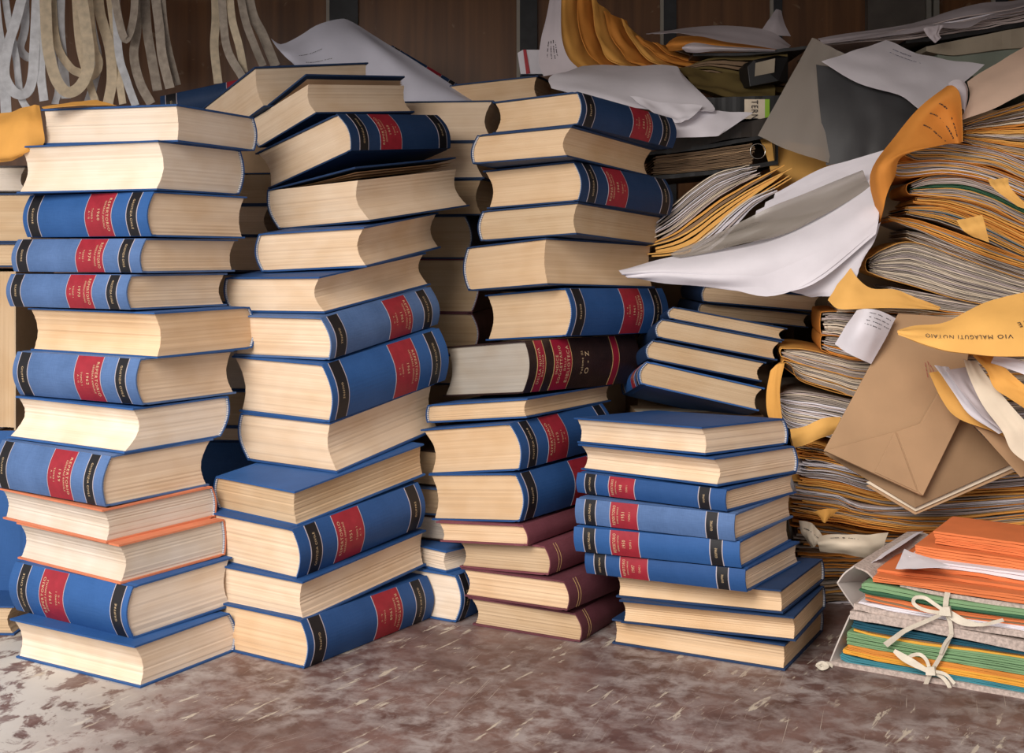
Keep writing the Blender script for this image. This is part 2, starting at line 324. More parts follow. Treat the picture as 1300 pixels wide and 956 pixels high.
# ------------------------------------------------------------------ books of the four front stacks
SA='in the stack with two orange books'; SB='in the stack topped by a slumped shaded blue spine'
SC_='in the stack with the brown leather index'; SD='in the low stack with four thin spines'
GA='books stacked beside the hanging straps'; GB='books in the wavy leaning stack'; GC='books in the stack above maroon volumes'; GD='books in the low stack beside the folders'
BK={
'A13':(GA,'thick blue book, pale fore edge out, resting on the counter under all of that stack',dict(cloth='bright',page='pale')),
'A12':(GA,'blue book, 1957 spine outward, just under the two orange books',dict(cloth='bright',page='pale',hd=1,year='1957')),
'A11':(GA,'lower orange-covered book with a torn slip of paper at its spine',dict(cloth='orange',page='grey',style='none',bulge=.004)),
'A10':(GA,'upper orange-covered book, directly under a blue spine labelled 1959',dict(cloth='orange',page='grey',style='none',bulge=.006)),
'A9':(GA,'pale blue book, 1959 spine outward, directly on top of the upper orange book',dict(cloth='pale',page='cream',hd=-1,year='1959',bulge=.012)),
'A8':(GA,'blue book with brightly lit bulging fore edge, third above the orange books',dict(cloth='bright',page='pale',conc=.02)),
'A7':(GA,'blue book, 1962 spine outward, between two fore edges at mid height',dict(cloth='pale',page='cream',hd=-1,year='1962')),
'A6':(GA,'blue book showing a warm fore edge under three stacked labelled spines',dict(cloth='bright',page='warm',conc=.010)),
'A5':(GA,'thin light blue book, 1970 spine outward, lowest of three adjacent spines',dict(cloth='pale',page='cream',hd=-1,year='1970')),
'A4':(GA,'thin blue book, 1974 spine outward, middle of three adjacent spines',dict(cloth='pale',page='cream',hd=-1,year='1974')),
'A3':(GA,'thick blue book, 1960 spine outward, upper of three adjacent spines',dict(cloth='bright',page='cream',hd=-1,year='1960')),
'A2':(GA,'thick blue book with pale fore edge, second from the top beside the straps',dict(cloth='blue',page='pale')),
'A1':(GA,'blue book under the small orange slip, topmost beside the hanging straps',dict(cloth='blue',page='pale',conc=.003)),
'B1':(GB,'deep blue book, 1968 spine outward, lying on the counter under the wavy stack',dict(cloth='blue',page='warm',hd=-1,year='1968')),
'B2':(GB,'blue book with long cream fore edge between the 1968 and 1951 spines',dict(cloth='blue',page='cream',conc=.006)),
'B3':(GB,'deep blue book with its 1951 spine outward, second spine above the counter',dict(cloth='blue',page='cream',hd=1,year='1951')),
'B4':(GB,'blue book with its blue front board showing, on the 1951 spine',dict(cloth='bright',page='tan',conc=.004)),
'B5':(GB,'tall leaning book with flared fore edge under the vivid blue 1964 spine',dict(cloth='blue',page='cream',conc=.012)),
'B6':(GB,'very thick vivid blue book, 1964 spine outward, at mid height of its stack',dict(cloth='bright',page='cream',hd=-1,year='1964')),
'B7':(GB,'worn greyish blue book, 1963 spine outward, on top of the vivid blue spine',dict(cloth='pale',page='cream',hd=-1,year='1963')),
'B8':(GB,'blue book with shaded concave fore edge, on top of the greyish blue spine',dict(cloth='blue',page='cream',conc=.016)),
'B9':(GB,'blue book with stitched rounded back, under the broad leaning page block',dict(cloth='blue',page='cream',conc=.014)),
'B10':(GB,'broad leaning book with raised front board, directly under the slumped navy spine',dict(cloth='navy',page='cream',conc=.016,lift=.022)),
'B11':(GB,'slumped navy book with its red-labelled spine outward, near the top of the wavy stack',dict(cloth='navy',page='cream',hd=1,year='1955')),
'B12':(GB,'steeply tilted book with raised board, lying behind the slumped navy spine',dict(cloth='navy',page='cream',lift=.016)),
'B13':(GB,'steeply tilted book lying highest, in front of the curled white sheet',dict(cloth='navy',page='cream')),
'C1':(GC,'dark maroon book lying on the counter, lowest of four maroon volumes',dict(cloth='darkmaroon',page='tan',style='tooled',bulge=.009,band=False)),
'C2':(GC,'dark maroon book, second of four from the counter, ragged pages',dict(cloth='darkmaroon',page='warm',style='tooled',bulge=.009,band=False)),
'C3':(GC,'purplish maroon book, third of four from the counter, cut in its pages',dict(cloth='maroon',page='tan',style='tooled',bulge=.009,band=False)),
'C4':(GC,'thin maroon book, topmost of four, under a blue volume',dict(cloth='maroon',page='warm',style='none',bulge=.006,band=False)),
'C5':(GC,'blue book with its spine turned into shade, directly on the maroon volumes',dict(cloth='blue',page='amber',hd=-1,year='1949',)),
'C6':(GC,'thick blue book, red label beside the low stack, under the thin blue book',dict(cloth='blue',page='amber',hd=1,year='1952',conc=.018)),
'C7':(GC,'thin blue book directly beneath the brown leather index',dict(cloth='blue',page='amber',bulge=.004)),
'C8':(GC,'thick brown leather index book with crimson spine labels and grey pages',dict(cloth='leather',page='stone',style='index',hd=1,band=False)),
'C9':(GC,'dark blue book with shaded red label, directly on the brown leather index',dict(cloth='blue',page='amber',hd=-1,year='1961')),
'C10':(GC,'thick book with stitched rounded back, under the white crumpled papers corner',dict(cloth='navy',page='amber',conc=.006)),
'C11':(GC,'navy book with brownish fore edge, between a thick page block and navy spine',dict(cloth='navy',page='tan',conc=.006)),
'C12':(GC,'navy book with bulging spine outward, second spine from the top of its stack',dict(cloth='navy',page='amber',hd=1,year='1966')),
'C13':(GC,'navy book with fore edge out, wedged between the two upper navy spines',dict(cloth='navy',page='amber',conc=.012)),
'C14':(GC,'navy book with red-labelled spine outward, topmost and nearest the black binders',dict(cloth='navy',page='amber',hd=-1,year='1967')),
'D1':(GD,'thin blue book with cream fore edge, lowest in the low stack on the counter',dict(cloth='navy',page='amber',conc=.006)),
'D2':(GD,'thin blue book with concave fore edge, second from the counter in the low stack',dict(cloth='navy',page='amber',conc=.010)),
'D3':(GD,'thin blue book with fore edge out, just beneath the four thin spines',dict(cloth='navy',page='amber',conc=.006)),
'D4':(GD,'thin deep blue book, 1947 spine outward, lowest of the four thin spines',dict(cloth='blue',page='cream',hd=1,year='1947',style='foro',bulge=.004)),
'D5':(GD,'thin bright blue book, 1950 spine outward, second lowest of the four thin spines',dict(cloth='bright',page='cream',hd=1,year='1950',style='foro',bulge=.005)),
'D6':(GD,'thin faded greyish blue book, 1951 spine outward, among the four thin spines',dict(cloth='pale',page='cream',hd=1,year='1951',style='foro',bulge=.005)),
'D7':(GD,'thin deep blue book, 1948 spine outward, uppermost of the four thin spines',dict(cloth='blue',page='cream',hd=1,year='1948',style='foro',bulge=.005)),
'D8':(GD,'blue book with smooth curved fore edge, directly on the four thin spines',dict(cloth='blue',page='cream',conc=.012,style='none')),
'D9':(GD,'blue book with slightly raised board, topmost of the low stack',dict(cloth='blue',page='cream',style='none',conc=.006)),
}
for k,(typ,p) in FIT.items():
    g,lab,kw=BK[k]
    name='orange_book' if k in('A10','A11') else 'leather_book' if k=='C8' else 'maroon_book' if k in('C1','C2','C3','C4') else 'law_book'
    if typ in('FE','EF') and 'style' not in kw: kw=dict(kw,style='rep')
    book_from_fit(k,typ,p,name,lab,g,**kw)

def at(px,py,Y):
    return Vector(((px-650)/F_PX*Y, Y, EYE-(py-HZ)/F_PX*Y))
def place_book(nm,typ,corner,th,LL,LR,T,a,b,name,label,group,sh=0,**kw):
    """book whose near bottom corner is at corner"""
    th=R(th);a=R(a);b=R(b)
    Rm=Matrix.Rotation(b,3,'Y')@Matrix.Rotation(a,3,'X')@Matrix.Rotation(-th,3,'Z')
    c=Vector(corner)-Rm@Vector((LL/2,-LR/2,0))
    return book_from_fit(nm,typ,(th,a,b,c.x,c.y,c.z,LL,LR,T,sh),name,label,group,**kw)

# column between and behind the first two stacks
GH='books behind the gap beside the hanging straps'
hz=0; n=0
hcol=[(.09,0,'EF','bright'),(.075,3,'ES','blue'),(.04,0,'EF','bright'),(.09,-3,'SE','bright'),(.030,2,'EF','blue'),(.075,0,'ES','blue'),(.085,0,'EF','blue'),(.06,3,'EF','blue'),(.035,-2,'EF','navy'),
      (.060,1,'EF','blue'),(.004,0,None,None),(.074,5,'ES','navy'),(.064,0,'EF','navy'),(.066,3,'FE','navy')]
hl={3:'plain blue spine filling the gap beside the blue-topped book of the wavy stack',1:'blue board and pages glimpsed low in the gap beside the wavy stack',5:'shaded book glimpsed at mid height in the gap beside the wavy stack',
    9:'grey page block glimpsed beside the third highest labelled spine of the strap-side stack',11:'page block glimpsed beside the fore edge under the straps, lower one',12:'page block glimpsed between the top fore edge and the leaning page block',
    13:'shaded blue book edge glimpsed just below the topmost strap-side book'}
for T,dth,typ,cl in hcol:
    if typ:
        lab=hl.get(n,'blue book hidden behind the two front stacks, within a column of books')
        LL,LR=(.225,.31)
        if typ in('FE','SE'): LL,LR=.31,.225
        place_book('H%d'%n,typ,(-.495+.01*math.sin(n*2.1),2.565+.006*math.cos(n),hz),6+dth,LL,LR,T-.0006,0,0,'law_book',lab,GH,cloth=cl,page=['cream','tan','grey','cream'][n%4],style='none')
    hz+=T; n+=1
place_book('H20','SE',(-.50,2.86,1.050),6,.31,.2,.055,0,-11,'law_book','shaded blue book showing a black spine band, lying behind the tilted book nearest the straps',GH,cloth='navy',hd=-1,year='1953')
place_book('H21','SE',at(572,131,3.08),4,.20,.2,.05,0,31,'law_book','shaded blue book with red label peeking over the slope of the curled white sheet',GH,cloth='navy',hd=-1,year='1954')

# column behind the gap between the second and third stacks
GG='books behind the gap left of the brown leather index'
z=.395
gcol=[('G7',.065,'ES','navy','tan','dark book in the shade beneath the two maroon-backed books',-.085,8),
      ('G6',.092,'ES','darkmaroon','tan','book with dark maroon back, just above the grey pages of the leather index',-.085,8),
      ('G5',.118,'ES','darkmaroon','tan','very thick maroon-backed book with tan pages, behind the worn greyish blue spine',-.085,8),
      ('G4',.095,'ES','navy','tan','shaded page block with stitched shaded blue back, level with the thick navy-edged book',-.10,9),
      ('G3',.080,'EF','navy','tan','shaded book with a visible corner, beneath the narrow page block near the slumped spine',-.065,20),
      ('G2',.081,'EF','navy','cream','page block behind the tip of the slumped shaded blue spine',-.06,8),
      ('G1',.090,'EF','navy','cream','book with cream pages directly behind the highest shaded blue spine and slumped spine',-.04,6)]
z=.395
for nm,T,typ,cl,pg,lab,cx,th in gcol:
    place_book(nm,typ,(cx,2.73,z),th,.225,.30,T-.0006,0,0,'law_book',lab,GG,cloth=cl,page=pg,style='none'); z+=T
G_TOP=z
place_book('G0','EF',(.062,2.80,z+.008),16,.21,.28,.056,0,-4,'law_book','book with dark board, highest behind the shaded blue spine beside the white sheets',GG,cloth='navy',page='warm',style='none')

# small books low between second and third stacks
GK='small books low between the wavy stack and maroon volumes'
cK=at(579.4,791,2.31); cK.z=0
place_book('K2','ES',cK,31,.20,.22,.088,0,0,'law_book','small blue book standing on the counter beside the maroon volumes, black band on its back',GK,cloth='bright',page='pale',hd=-1,year='1949',bulge=.014)
place_book('K1','EF',(-.122,2.325,.0885),42,.17,.20,.040,0,0,'law_book','small blue-topped book lying on the small stitched book by the maroon volumes',GK,cloth='bright',page='pale',style='none',bulge=.004)
place_book('K0','EF',(-.10,2.385,.1295),25,.20,.24,.047,0,0,'law_book','grey-paged small book in the dark gap, above the blue-topped small book',GK,cloth='leather',page='grey',style='none')
place_book('Km','ES',(-.115,2.40,.177),20,.20,.24,.052,0,0,'law_book','greyish spine in the dark gap, beneath a black-backed book',GK,cloth='pale',page='tan',style='none')
place_book('Kn','ES',(-.11,2.41,.2295),24,.20,.24,.07,0,0,'law_book','black-backed book in the dark gap behind the 1951 spine',GK,cloth='leather',page='tan',style='none')

# column at the frame's left edge
GJ='books half out of view beside the strap-side stack'
place_book('J1','EF',(-.888,2.235,0),2,.225,.20,.052,0,0,'law_book','blue book lying on the counter, lowest beside the strap-side stack',GJ,cloth='blue',page='tan',style='none',hd=1)
def upright(nm,x1,Y,z,T,L,W,name,label,cloth,page,face='fore'):
    root=empty(name,label,'book',GJ)
    if face=='fore':   # fore edge towards the front, pages run upright
        X,Yx,Z=Vector((0,-1,0)),Vector((0,0,1)),Vector((-1,0,0)); org=Vector((x1,Y+W/2,z+L/2))
    else:              # front board towards the front
        X,Yx,Z=Vector((-1,0,0)),Vector((0,0,1)),Vector((0,-1,0)); org=Vector((x1-W/2,Y+T,z+L/2))
    Z=X.cross(Yx); org=org if face!='fore' else org
    root.matrix_world=Matrix(((X.x,Yx.x,Z.x,org.x),(X.y,Yx.y,Z.y,org.y),(X.z,Yx.z,Z.z,org.z),(0,0,0,1)))
    make_book(root,W,L,T,0,cloth=cloth,page=page,style='none',rng=random.Random(nm))
upright('J2',-.905,2.27,.0525,.07,.298,.17,'law_book','blue-covered book standing upright at the very edge, beside the orange books','bright','cream','board')
upright('J3a',-.984,2.33,.352,.075,.30,.20,'law_book','book standing upright with its vertical fore edge outward, outermost beside the stack','blue','warm')
upright('J3b',-.925,2.335,.352,.052,.30,.20,'law_book','upright book squeezed between the outermost upright book and the strap-side stack','buff','tan')
place_book('J4','ES',(-.905,2.33,.656),3,.225,.20,.045,0,0,'law_book','dark-backed book lying on the upright books beside the strap-side stack',GJ,cloth='navy',page='tan',style='none')
place_book('J5','EF',(-.895,2.345,.702),2,.225,.20,.092,0,0,'law_book','page block lying highest beside the 1960 spine',GJ,cloth='navy',page='tan',style='none')
place_book('J6','EF',(-.91,2.35,.796),0,.225,.20,.05,0,0,'law_book','grey-paged book lying under the orange envelope beside the straps',GJ,cloth='leather',page='grey',style='none')

# sloping books behind the low stack
GE='books sloping down behind the low stack'
eb=[('E1',(812,488),2.40,.236,.047,-13,12.5,'bright','tan','lowest sloping book, blue spine and underside showing above the low stack'),
    ('E2',(821,456),2.42,.228,.040,-12,11,'navy','tan','second lowest of the sloping books behind the low stack'),
    ('E3',(833,429),2.44,.242,.040,-11,10.5,'navy','tan','third sloping book behind the low stack, counted upward'),
    ('E4',(849,405),2.46,.232,.026,-10,10.5,'navy','tan','thin shaded book, uppermost of the four parallel sloping books')]
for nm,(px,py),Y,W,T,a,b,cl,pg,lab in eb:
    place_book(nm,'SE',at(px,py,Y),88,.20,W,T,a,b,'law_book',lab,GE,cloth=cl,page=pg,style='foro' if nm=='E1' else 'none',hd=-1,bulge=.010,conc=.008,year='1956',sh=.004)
place_book('E5','SE',at(886,402,2.68),88,.25,.24,.030,0,6,'law_book','dark book lying under the cream one beneath the crumpled papers',GE,cloth='navy',page='tan',style='none')
place_book('E6','SE',at(891,384,2.66),88,.25,.255,.036,0,5,'law_book','cream-paged book directly beneath the crumpled white papers',GE,cloth='navy',page='warm',style='none')

# ------------------------------------------------------------------ counter, cabinet, assumed daylight
def counter_mat():
    m=bpy.data.materials.new('worn_painted_wood'); m.use_nodes=True; N,L=nt(m); b=N['Principled BSDF']
    tc=N.new('ShaderNodeTexCoord')
    def noise_(s,sc,det,dist=0,rot=0):
        mr_=N.new('ShaderNodeMapping'); mr_.inputs['Rotation'].default_value=(0,0,rot); L.new(tc.outputs['Object'],mr_.inputs['Vector'])
        mp=N.new('ShaderNodeMapping'); mp.inputs['Scale'].default_value=s; L.new(mr_.outputs[0],mp.inputs['Vector'])
        n=N.new('ShaderNodeTexNoise'); n.inputs['Scale'].default_value=sc; n.inputs['Detail'].default_value=det; n.inputs['Roughness'].default_value=.65; n.inputs['Distortion'].default_value=dist
        L.new(mp.outputs[0],n.inputs['Vector']); return n
    def ramp(src,p0,p1,c0=(0,0,0,1),c1=(1,1,1,1)):
        r=N.new('ShaderNodeValToRGB'); r.color_ramp.elements[0].position=p0; r.color_ramp.elements[1].position=p1; r.color_ramp.elements[0].color=c0; r.color_ramp.elements[1].color=c1
        L.new(src,r.inputs['Fac']); return r
    def mix(f,a,b_):
        x=N.new('ShaderNodeMix'); x.data_type='RGBA'; L.new(f,x.inputs['Factor'])
        if isinstance(a,tuple): x.inputs['A'].default_value=a
        else: L.new(a,x.inputs['A'])
        if isinstance(b_,tuple): x.inputs['B'].default_value=b_
        else: L.new(b_,x.inputs['B'])
        return x.outputs['Result']
    base=ramp(noise_((1,1,1),7,10).outputs['Fac'],.35,.68,(.085,.042,.037,1),(.20,.12,.105,1))
    grey=ramp(noise_((1,1,1),26,12,.3,.4).outputs['Fac'],.42,.62)
    gm=ramp(noise_((1,1,1),2.6,3).outputs['Fac'],.30,.55)
    g2=N.new('ShaderNodeMath'); g2.operation='MULTIPLY'; L.new(grey.outputs['Color'],g2.inputs[0]); L.new(gm.outputs['Color'],g2.inputs[1])
    c=mix(g2.outputs[0],base.outputs['Color'],(.33,.285,.275,1))
    scr=ramp(noise_((2.2,13,1),5,12,.5,R(-58)).outputs['Fac'],.585,.62); msk=ramp(noise_((1,1,1),6,4).outputs['Fac'],.48,.55)
    mm=N.new('ShaderNodeMath'); mm.operation='MULTIPLY'; L.new(scr.outputs['Color'],mm.inputs[0]); L.new(msk.outputs['Color'],mm.inputs[1])
    c=mix(mm.outputs[0],c,(.50,.44,.36,1))
    fine=ramp(noise_((.6,60,1),6,3,.1,R(-72)).outputs['Fac'],.68,.70); c=mix(fine.outputs['Color'],c,(.42,.36,.31,1))
    fine2=ramp(noise_((.8,70,1),5,3,.1,R(-40)).outputs['Fac'],.67,.69); c=mix(fine2.outputs['Color'],c,(.36,.30,.27,1))
    # more worn to bare pale paint at the end by the strap-side stack
    sep=N.new('ShaderNodeSeparateXYZ'); L.new(tc.outputs['Object'],sep.inputs[0])
    mr=N.new('ShaderNodeMapRange'); mr.inputs['From Min'].default_value=-.45; mr.inputs['From Max'].default_value=-.75; L.new(sep.outputs['X'],mr.inputs['Value'])
    wn=ramp(noise_((1,.7,1),24,10,.4).outputs['Fac'],.44,.50); m2=N.new('ShaderNodeMath'); m2.operation='MULTIPLY'; L.new(mr.outputs[0],m2.inputs[0]); L.new(wn.outputs['Color'],m2.inputs[1])
    c=mix(m2.outputs[0],c,(.55,.53,.50,1))
    L.new(c,b.inputs['Base Color']); b.inputs['Roughness'].default_value=.5; b.inputs['Specular IOR Level'].default_value=.4
    bp=N.new('ShaderNodeBump'); bp.inputs['Strength'].default_value=.2; bp.inputs['Distance'].default_value=.001; L.new(grey.outputs['Color'],bp.inputs['Height']); L.new(bp.outputs['Normal'],b.inputs['Normal'])
    return m
v,f=box_vf(-2.19,1.49,1.45,3.39,-.04,0)
o=meshobj('counter_top',v,f,counter_mat()); tag(o,'worn maroon-brown painted wooden counter carrying all the stacks','counter')
v,f=box_vf(-2.15,1.45,1.50,3.38,-.9,-.041)
meshobj('front_panel',v,f,mat('counter_panel',(.10,.06,.045),.6,.3,.3,12),o)
def wood_mat():
    m=bpy.data.materials.new('brown_veneer'); m.use_nodes=True; N,L=nt(m); b=N['Principled BSDF']
    tc=N.new('ShaderNodeTexCoord'); mp=N.new('ShaderNodeMapping'); mp.inputs['Scale'].default_value=(38,38,1.6); L.new(tc.outputs['Object'],mp.inputs['Vector'])
    n=N.new('ShaderNodeTexNoise'); n.inputs['Scale'].default_value=1; n.inputs['Detail'].default_value=6; n.inputs['Distortion'].default_value=.4; L.new(mp.outputs[0],n.inputs['Vector'])
    r=N.new('ShaderNodeValToRGB'); r.color_ramp.elements[0].position=.3; r.color_ramp.elements[1].position=.7
    r.color_ramp.elements[0].color=(.115,.043,.013,1); r.color_ramp.elements[1].color=(.23,.095,.030,1); L.new(n.outputs['Fac'],r.inputs['Fac'])
    n2=N.new('ShaderNodeTexNoise'); n2.inputs['Scale'].default_value=9; n2.inputs['Detail'].default_value=9; n2.inputs['Distortion'].default_value=2; L.new(tc.outputs['Object'],n2.inputs['Vector'])
    r2=N.new('ShaderNodeValToRGB'); r2.color_ramp.elements[0].position=.66; r2.color_ramp.elements[1].position=.70; L.new(n2.outputs['Fac'],r2.inputs['Fac'])
    x=N.new('ShaderNodeMix'); x.data_type='RGBA'; sc=N.new('ShaderNodeMath'); sc.operation='MULTIPLY'; sc.inputs[1].default_value=.5; L.new(r2.outputs['Color'],sc.inputs[0]); L.new(sc.outputs[0],x.inputs['Factor'])
    L.new(r.outputs['Color'],x.inputs['A']); x.inputs['B'].default_value=(.34,.22,.12,1)
    L.new(x.outputs['Result'],b.inputs['Base Color']); b.inputs['Roughness'].default_value=.42; return m
WOOD=wood_mat()
BY=3.40
DARKMETAL=mat('dark_metal_upright',(.035,.035,.038),.5,.4,.25,30); PALELINE=mat('pale_edge',(.42,.38,.32),.5)
v,f=box_vf(-2.2,1.6,BY,BY+.05,-.9,1.75); tag(meshobj('wall_back',v,f,WOOD),None,None,None,'structure')
def bx(px,Y=BY): return (px-650)/F_PX*Y
def upright_strip(x0,x1,nm,m,dy=.012,parent=None):
    v,f=box_vf(x0,x1,BY-dy,BY-.0005,-.0,1.745); o=meshobj(nm,v,f,m,parent); 
    if parent is None: tag(o,None,None,None,'structure')
    return o
for i,(a,b) in enumerate(((419,455),(660,682),(842,858),(981,992),(1262,1278))):
    o=upright_strip(bx(a),bx(b),'trim_%d'%(i+1),DARKMETAL); upright_strip(bx(a)-.009,bx(a),'edge_line',PALELINE,.010,o)
o=upright_strip(bx(1098),bx(1170),'trim_6',mat('grey_cabinet_edge',(.13,.11,.095),.5,.3,.15,20),.03)
for a,b in((1171,1177),(1180,1187)): upright_strip(bx(a),bx(b),'trim_7',mat('pale_trim',(.30,.28,.24),.5),.035)
PLASTER=mat('cabinet_lining',(.20,.15,.12),.8,.2,.15,4)
v,f=box_vf(1.5,1.55,.9,3.45,-.9,1.75); tag(meshobj('wall_right',v,f,PLASTER),None,None,None,'structure')
v,f=box_vf(-2.2,1.6,1.28,3.45,1.39,1.45); tag(meshobj('ceiling',v,f,PLASTER),None,None,None,'structure')
v,f=box_vf(-2.25,-2.2,2.3,3.45,-.9,1.75); tag(meshobj('wall_left',v,f,mat('light_lining',(.55,.5,.44),.8)),None,None,None,'structure')
v,f=box_vf(-5,5,-3,3.5,-.95,-.9); tag(meshobj('floor',v,f,mat('paving',(.30,.28,.26),.9,.2,.2,6)),None,None,None,'structure')

def lamp(kind,name,energy,color,rot=None,loc=(0,0,0),**kw):
    l=bpy.data.lights.new(name,kind); l.energy=energy; l.color=color
    for k,v_ in kw.items(): setattr(l,k,v_)
    o=bpy.data.objects.new(name,l); o.location=loc; COL.objects.link(o)
    if rot: o.rotation_euler=rot
    return o
def look(d): return Vector(d).to_track_quat('-Z','Y').to_euler()
lamp('AREA','assumed_left_daylight',AREA_E,(1,.93,.86),look(Vector((.05,2.4,.40))-Vector(AREA_P)),AREA_P,shape='SQUARE',size=AREA_S)  # unseen area lamp, added so the left is brighter; its window is assumed
w=bpy.data.worlds.new('overcast_sky'); SC.world=w; w.use_nodes=True; bg=w.node_tree.nodes['Background']; bg.inputs['Color'].default_value=(1.0,.945,.93,1); bg.inputs['Strength'].default_value=WORLD_E

cam=bpy.data.cameras.new('camera'); co=bpy.data.objects.new('camera',cam); COL.objects.link(co)
co.location=(0,0,EYE); co.rotation_euler=(R(90),0,0); cam.sensor_fit='HORIZONTAL'; cam.sensor_width=36; cam.lens=F_PX/1300*36
cam.shift_y=-(478-HZ)/1300; cam.clip_start=.05; SC.camera=co
SC.view_settings.view_transform='Standard'; SC.view_settings.look='None'; SC.view_settings.gamma=1; SC.view_settings.use_curve_mapping=False; SC.view_settings.exposure=EXPO
# ------------------------------------------------------------------ paper materials
def paper(name,c,n=.06,rough=.75): return mat('paper_'+name,c,rough,.2,n,14,.12,60)
P={'white':paper('white',(.72,.69,.74)),'cream':paper('cream',(.70,.60,.47),.1),'grey':paper('grey',(.34,.29,.25),.18),'mauve':paper('mauve',(.50,.42,.40),.14),'lilac':paper('lilac',(.58,.52,.55),.06),
   'tan':paper('tan',(.50,.33,.19),.15),'manila':paper('manila',(.72,.36,.085),.10),'yellow':paper('yellow',(.78,.43,.12),.08),'orange':paper('orange',(.62,.24,.045),.12),
   'kraft':mat('paper_kraft',(.42,.265,.15),.75,.2,.10,9,.25,35),'darkkraft':paper('dark_kraft',(.27,.17,.095),.1),'rust':paper('rust',(.68,.19,.065),.08),'green':paper('green',(.19,.33,.17),.10),
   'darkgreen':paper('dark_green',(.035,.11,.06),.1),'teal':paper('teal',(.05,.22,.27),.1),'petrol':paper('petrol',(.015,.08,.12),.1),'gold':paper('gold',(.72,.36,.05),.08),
   'board':mat('grey_pink_board',(.46,.38,.34),.8,.2,.28,220),'lining':paper('lining',(.50,.45,.42),.06),'black':mat('black_plastic',(.010,.010,.011),.45,.4),
   'charcoal':mat('charcoal_card',(.035,.035,.037),.5,.35,.15,20),'brownblack':mat('brown_black',(.022,.015,.011),.5,.35,.2,30),
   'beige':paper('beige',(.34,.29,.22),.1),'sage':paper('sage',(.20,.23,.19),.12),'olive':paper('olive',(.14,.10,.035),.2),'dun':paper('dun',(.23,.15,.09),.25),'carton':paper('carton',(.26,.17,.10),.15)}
INK=mat('ink',(.03,.025,.03),.6); 
def sleeve_mat():
    m=bpy.data.materials.new('clear_sleeve'); m.use_nodes=True; N,L=nt(m); b=N['Principled BSDF']
    b.inputs['Base Color'].default_value=(.36,.32,.28,1); b.inputs['Roughness'].default_value=.25; b.inputs['Alpha'].default_value=.55; b.inputs['Specular IOR Level'].default_value=.5
    MATS['sleeve']=m; return m
SLEEVE=sleeve_mat()

def cr(pts,t):
    """Catmull-Rom through points at parameter t in 0..len-1"""
    n=len(pts)
    if n==1: return Vector(pts[0])
    i=min(int(t),n-2); f=t-i
    p1,p2=Vector(pts[i]),Vector(pts[i+1]); p0=Vector(pts[i-1]) if i>0 else 2*p1-p2; p3=Vector(pts[i+2]) if i+2<n else 2*p2-p1
    return .5*((2*p1)+(p2-p0)*f+(2*p0-5*p1+4*p2-p3)*f*f+(3*p1-p0-3*p2+p3)*f**3)
class Surf:
    """smooth surface through a grid of (column, row, distance) readings"""
    def __init__(s,rows): s.rows=[[at(*p) for p in r] for r in rows]; s.nr=len(rows)
    def __call__(s,u,v):
        col=[cr(r,u*(len(r)-1)) for r in s.rows]
        return cr(col,v*(s.nr-1)) if s.nr>1 else col[0]
    def normal(s,u,v):
        e=.01; a=s(min(u+e,1),v)-s(max(u-e,0),v); b=s(u,min(v+e,1))-s(u,max(v-e,0)); n=a.cross(b)
        if n.length<1e-9: return Vector((0,-1,0))
        n.normalize(); return n if n.y<0 else -n
def sheet(name,rows,m,parent=None,th=.0005,nu=28,nv=14,ripple=.0012,seed=0,off=(0,0,0)):
    S=Surf(rows); V=[];Fc=[]
    for j in range(nv+1):
        for i in range(nu+1):
            u,v=i/nu,j/nv; p=S(u,v)+Vector(off)
            if ripple:
                q=noise.noise(Vector((u*4+seed*7.3,v*3+seed,seed*1.7))); p=p+S.normal(u,v)*q*ripple
            V.append(p)
    for j in range(nv):
        for i in range(nu):
            a=j*(nu+1)+i; Fc.append((a,a+1,a+nu+2,a+nu+1))
    o=meshobj(name,V,Fc,m,parent,True)
    md=o.modifiers.new('thickness','SOLIDIFY'); md.thickness=th; md.offset=0
    es=o.modifiers.new('crisp_edges','EDGE_SPLIT'); es.split_angle=R(50)
    return o,S
def write_on(parent,S,txt,u0,v0,u1,v1,h,m=INK,off=.0012,flip=1,name='lettering'):
    """text along the line (u0,v0)-(u1,v1) of a surface, on the side facing out"""
    a,b=S(u0,v0),S(u1,v1); vs,fs,w=text_mesh(txt); Lw=(b-a).length; k=min(h,Lw/w) if h else Lw/w
    du,dv=(u1-u0),(v1-v0); out=[]
    nrm=S.normal((u0+u1)/2,(v0+v1)/2); d=(b-a).normalized(); up=(nrm.cross(d)).normalized()*flip
    for x,y in vs:
        t=.5+x*k/Lw; t=min(max(t,0),1); u,v=u0+du*t,v0+dv*t
        p=S(min(max(u,0),1),min(max(v,0),1)); out.append(p+up*y*k+S.normal(u,v)*off)
    return meshobj(name,out,fs,m,parent)
def scribble(parent,S,lines,m=INK,off=.0010,name='faint_writing'):
    """illegible small script: short strokes of uneven length along given lines"""
    V=[];Fc=[];rg=random.Random(len(lines)*31+7)
    for (u0,v0,u1,v1,hw) in lines:
        t=0
        while t<1:
            dt=rg.uniform(.02,.07); t2=min(1,t+dt)
            if rg.random()<.8:
                b=len(V)
                for tt,s in ((t,-1),(t2,-1),(t2,1),(t,1)):
                    u,v=u0+(u1-u0)*tt,v0+(v1-v0)*tt
                    p=S(u,v); d=(S(u1,v1)-S(u0,v0)).normalized(); n=S.normal(u,v); V.append(p+n.cross(d)*s*hw*rg.uniform(.6,1.2)+n*off)
                Fc.append((b,b+1,b+2,b+3))
            t=t2+rg.uniform(.008,.03)
    return meshobj(name,V,Fc,m,parent)

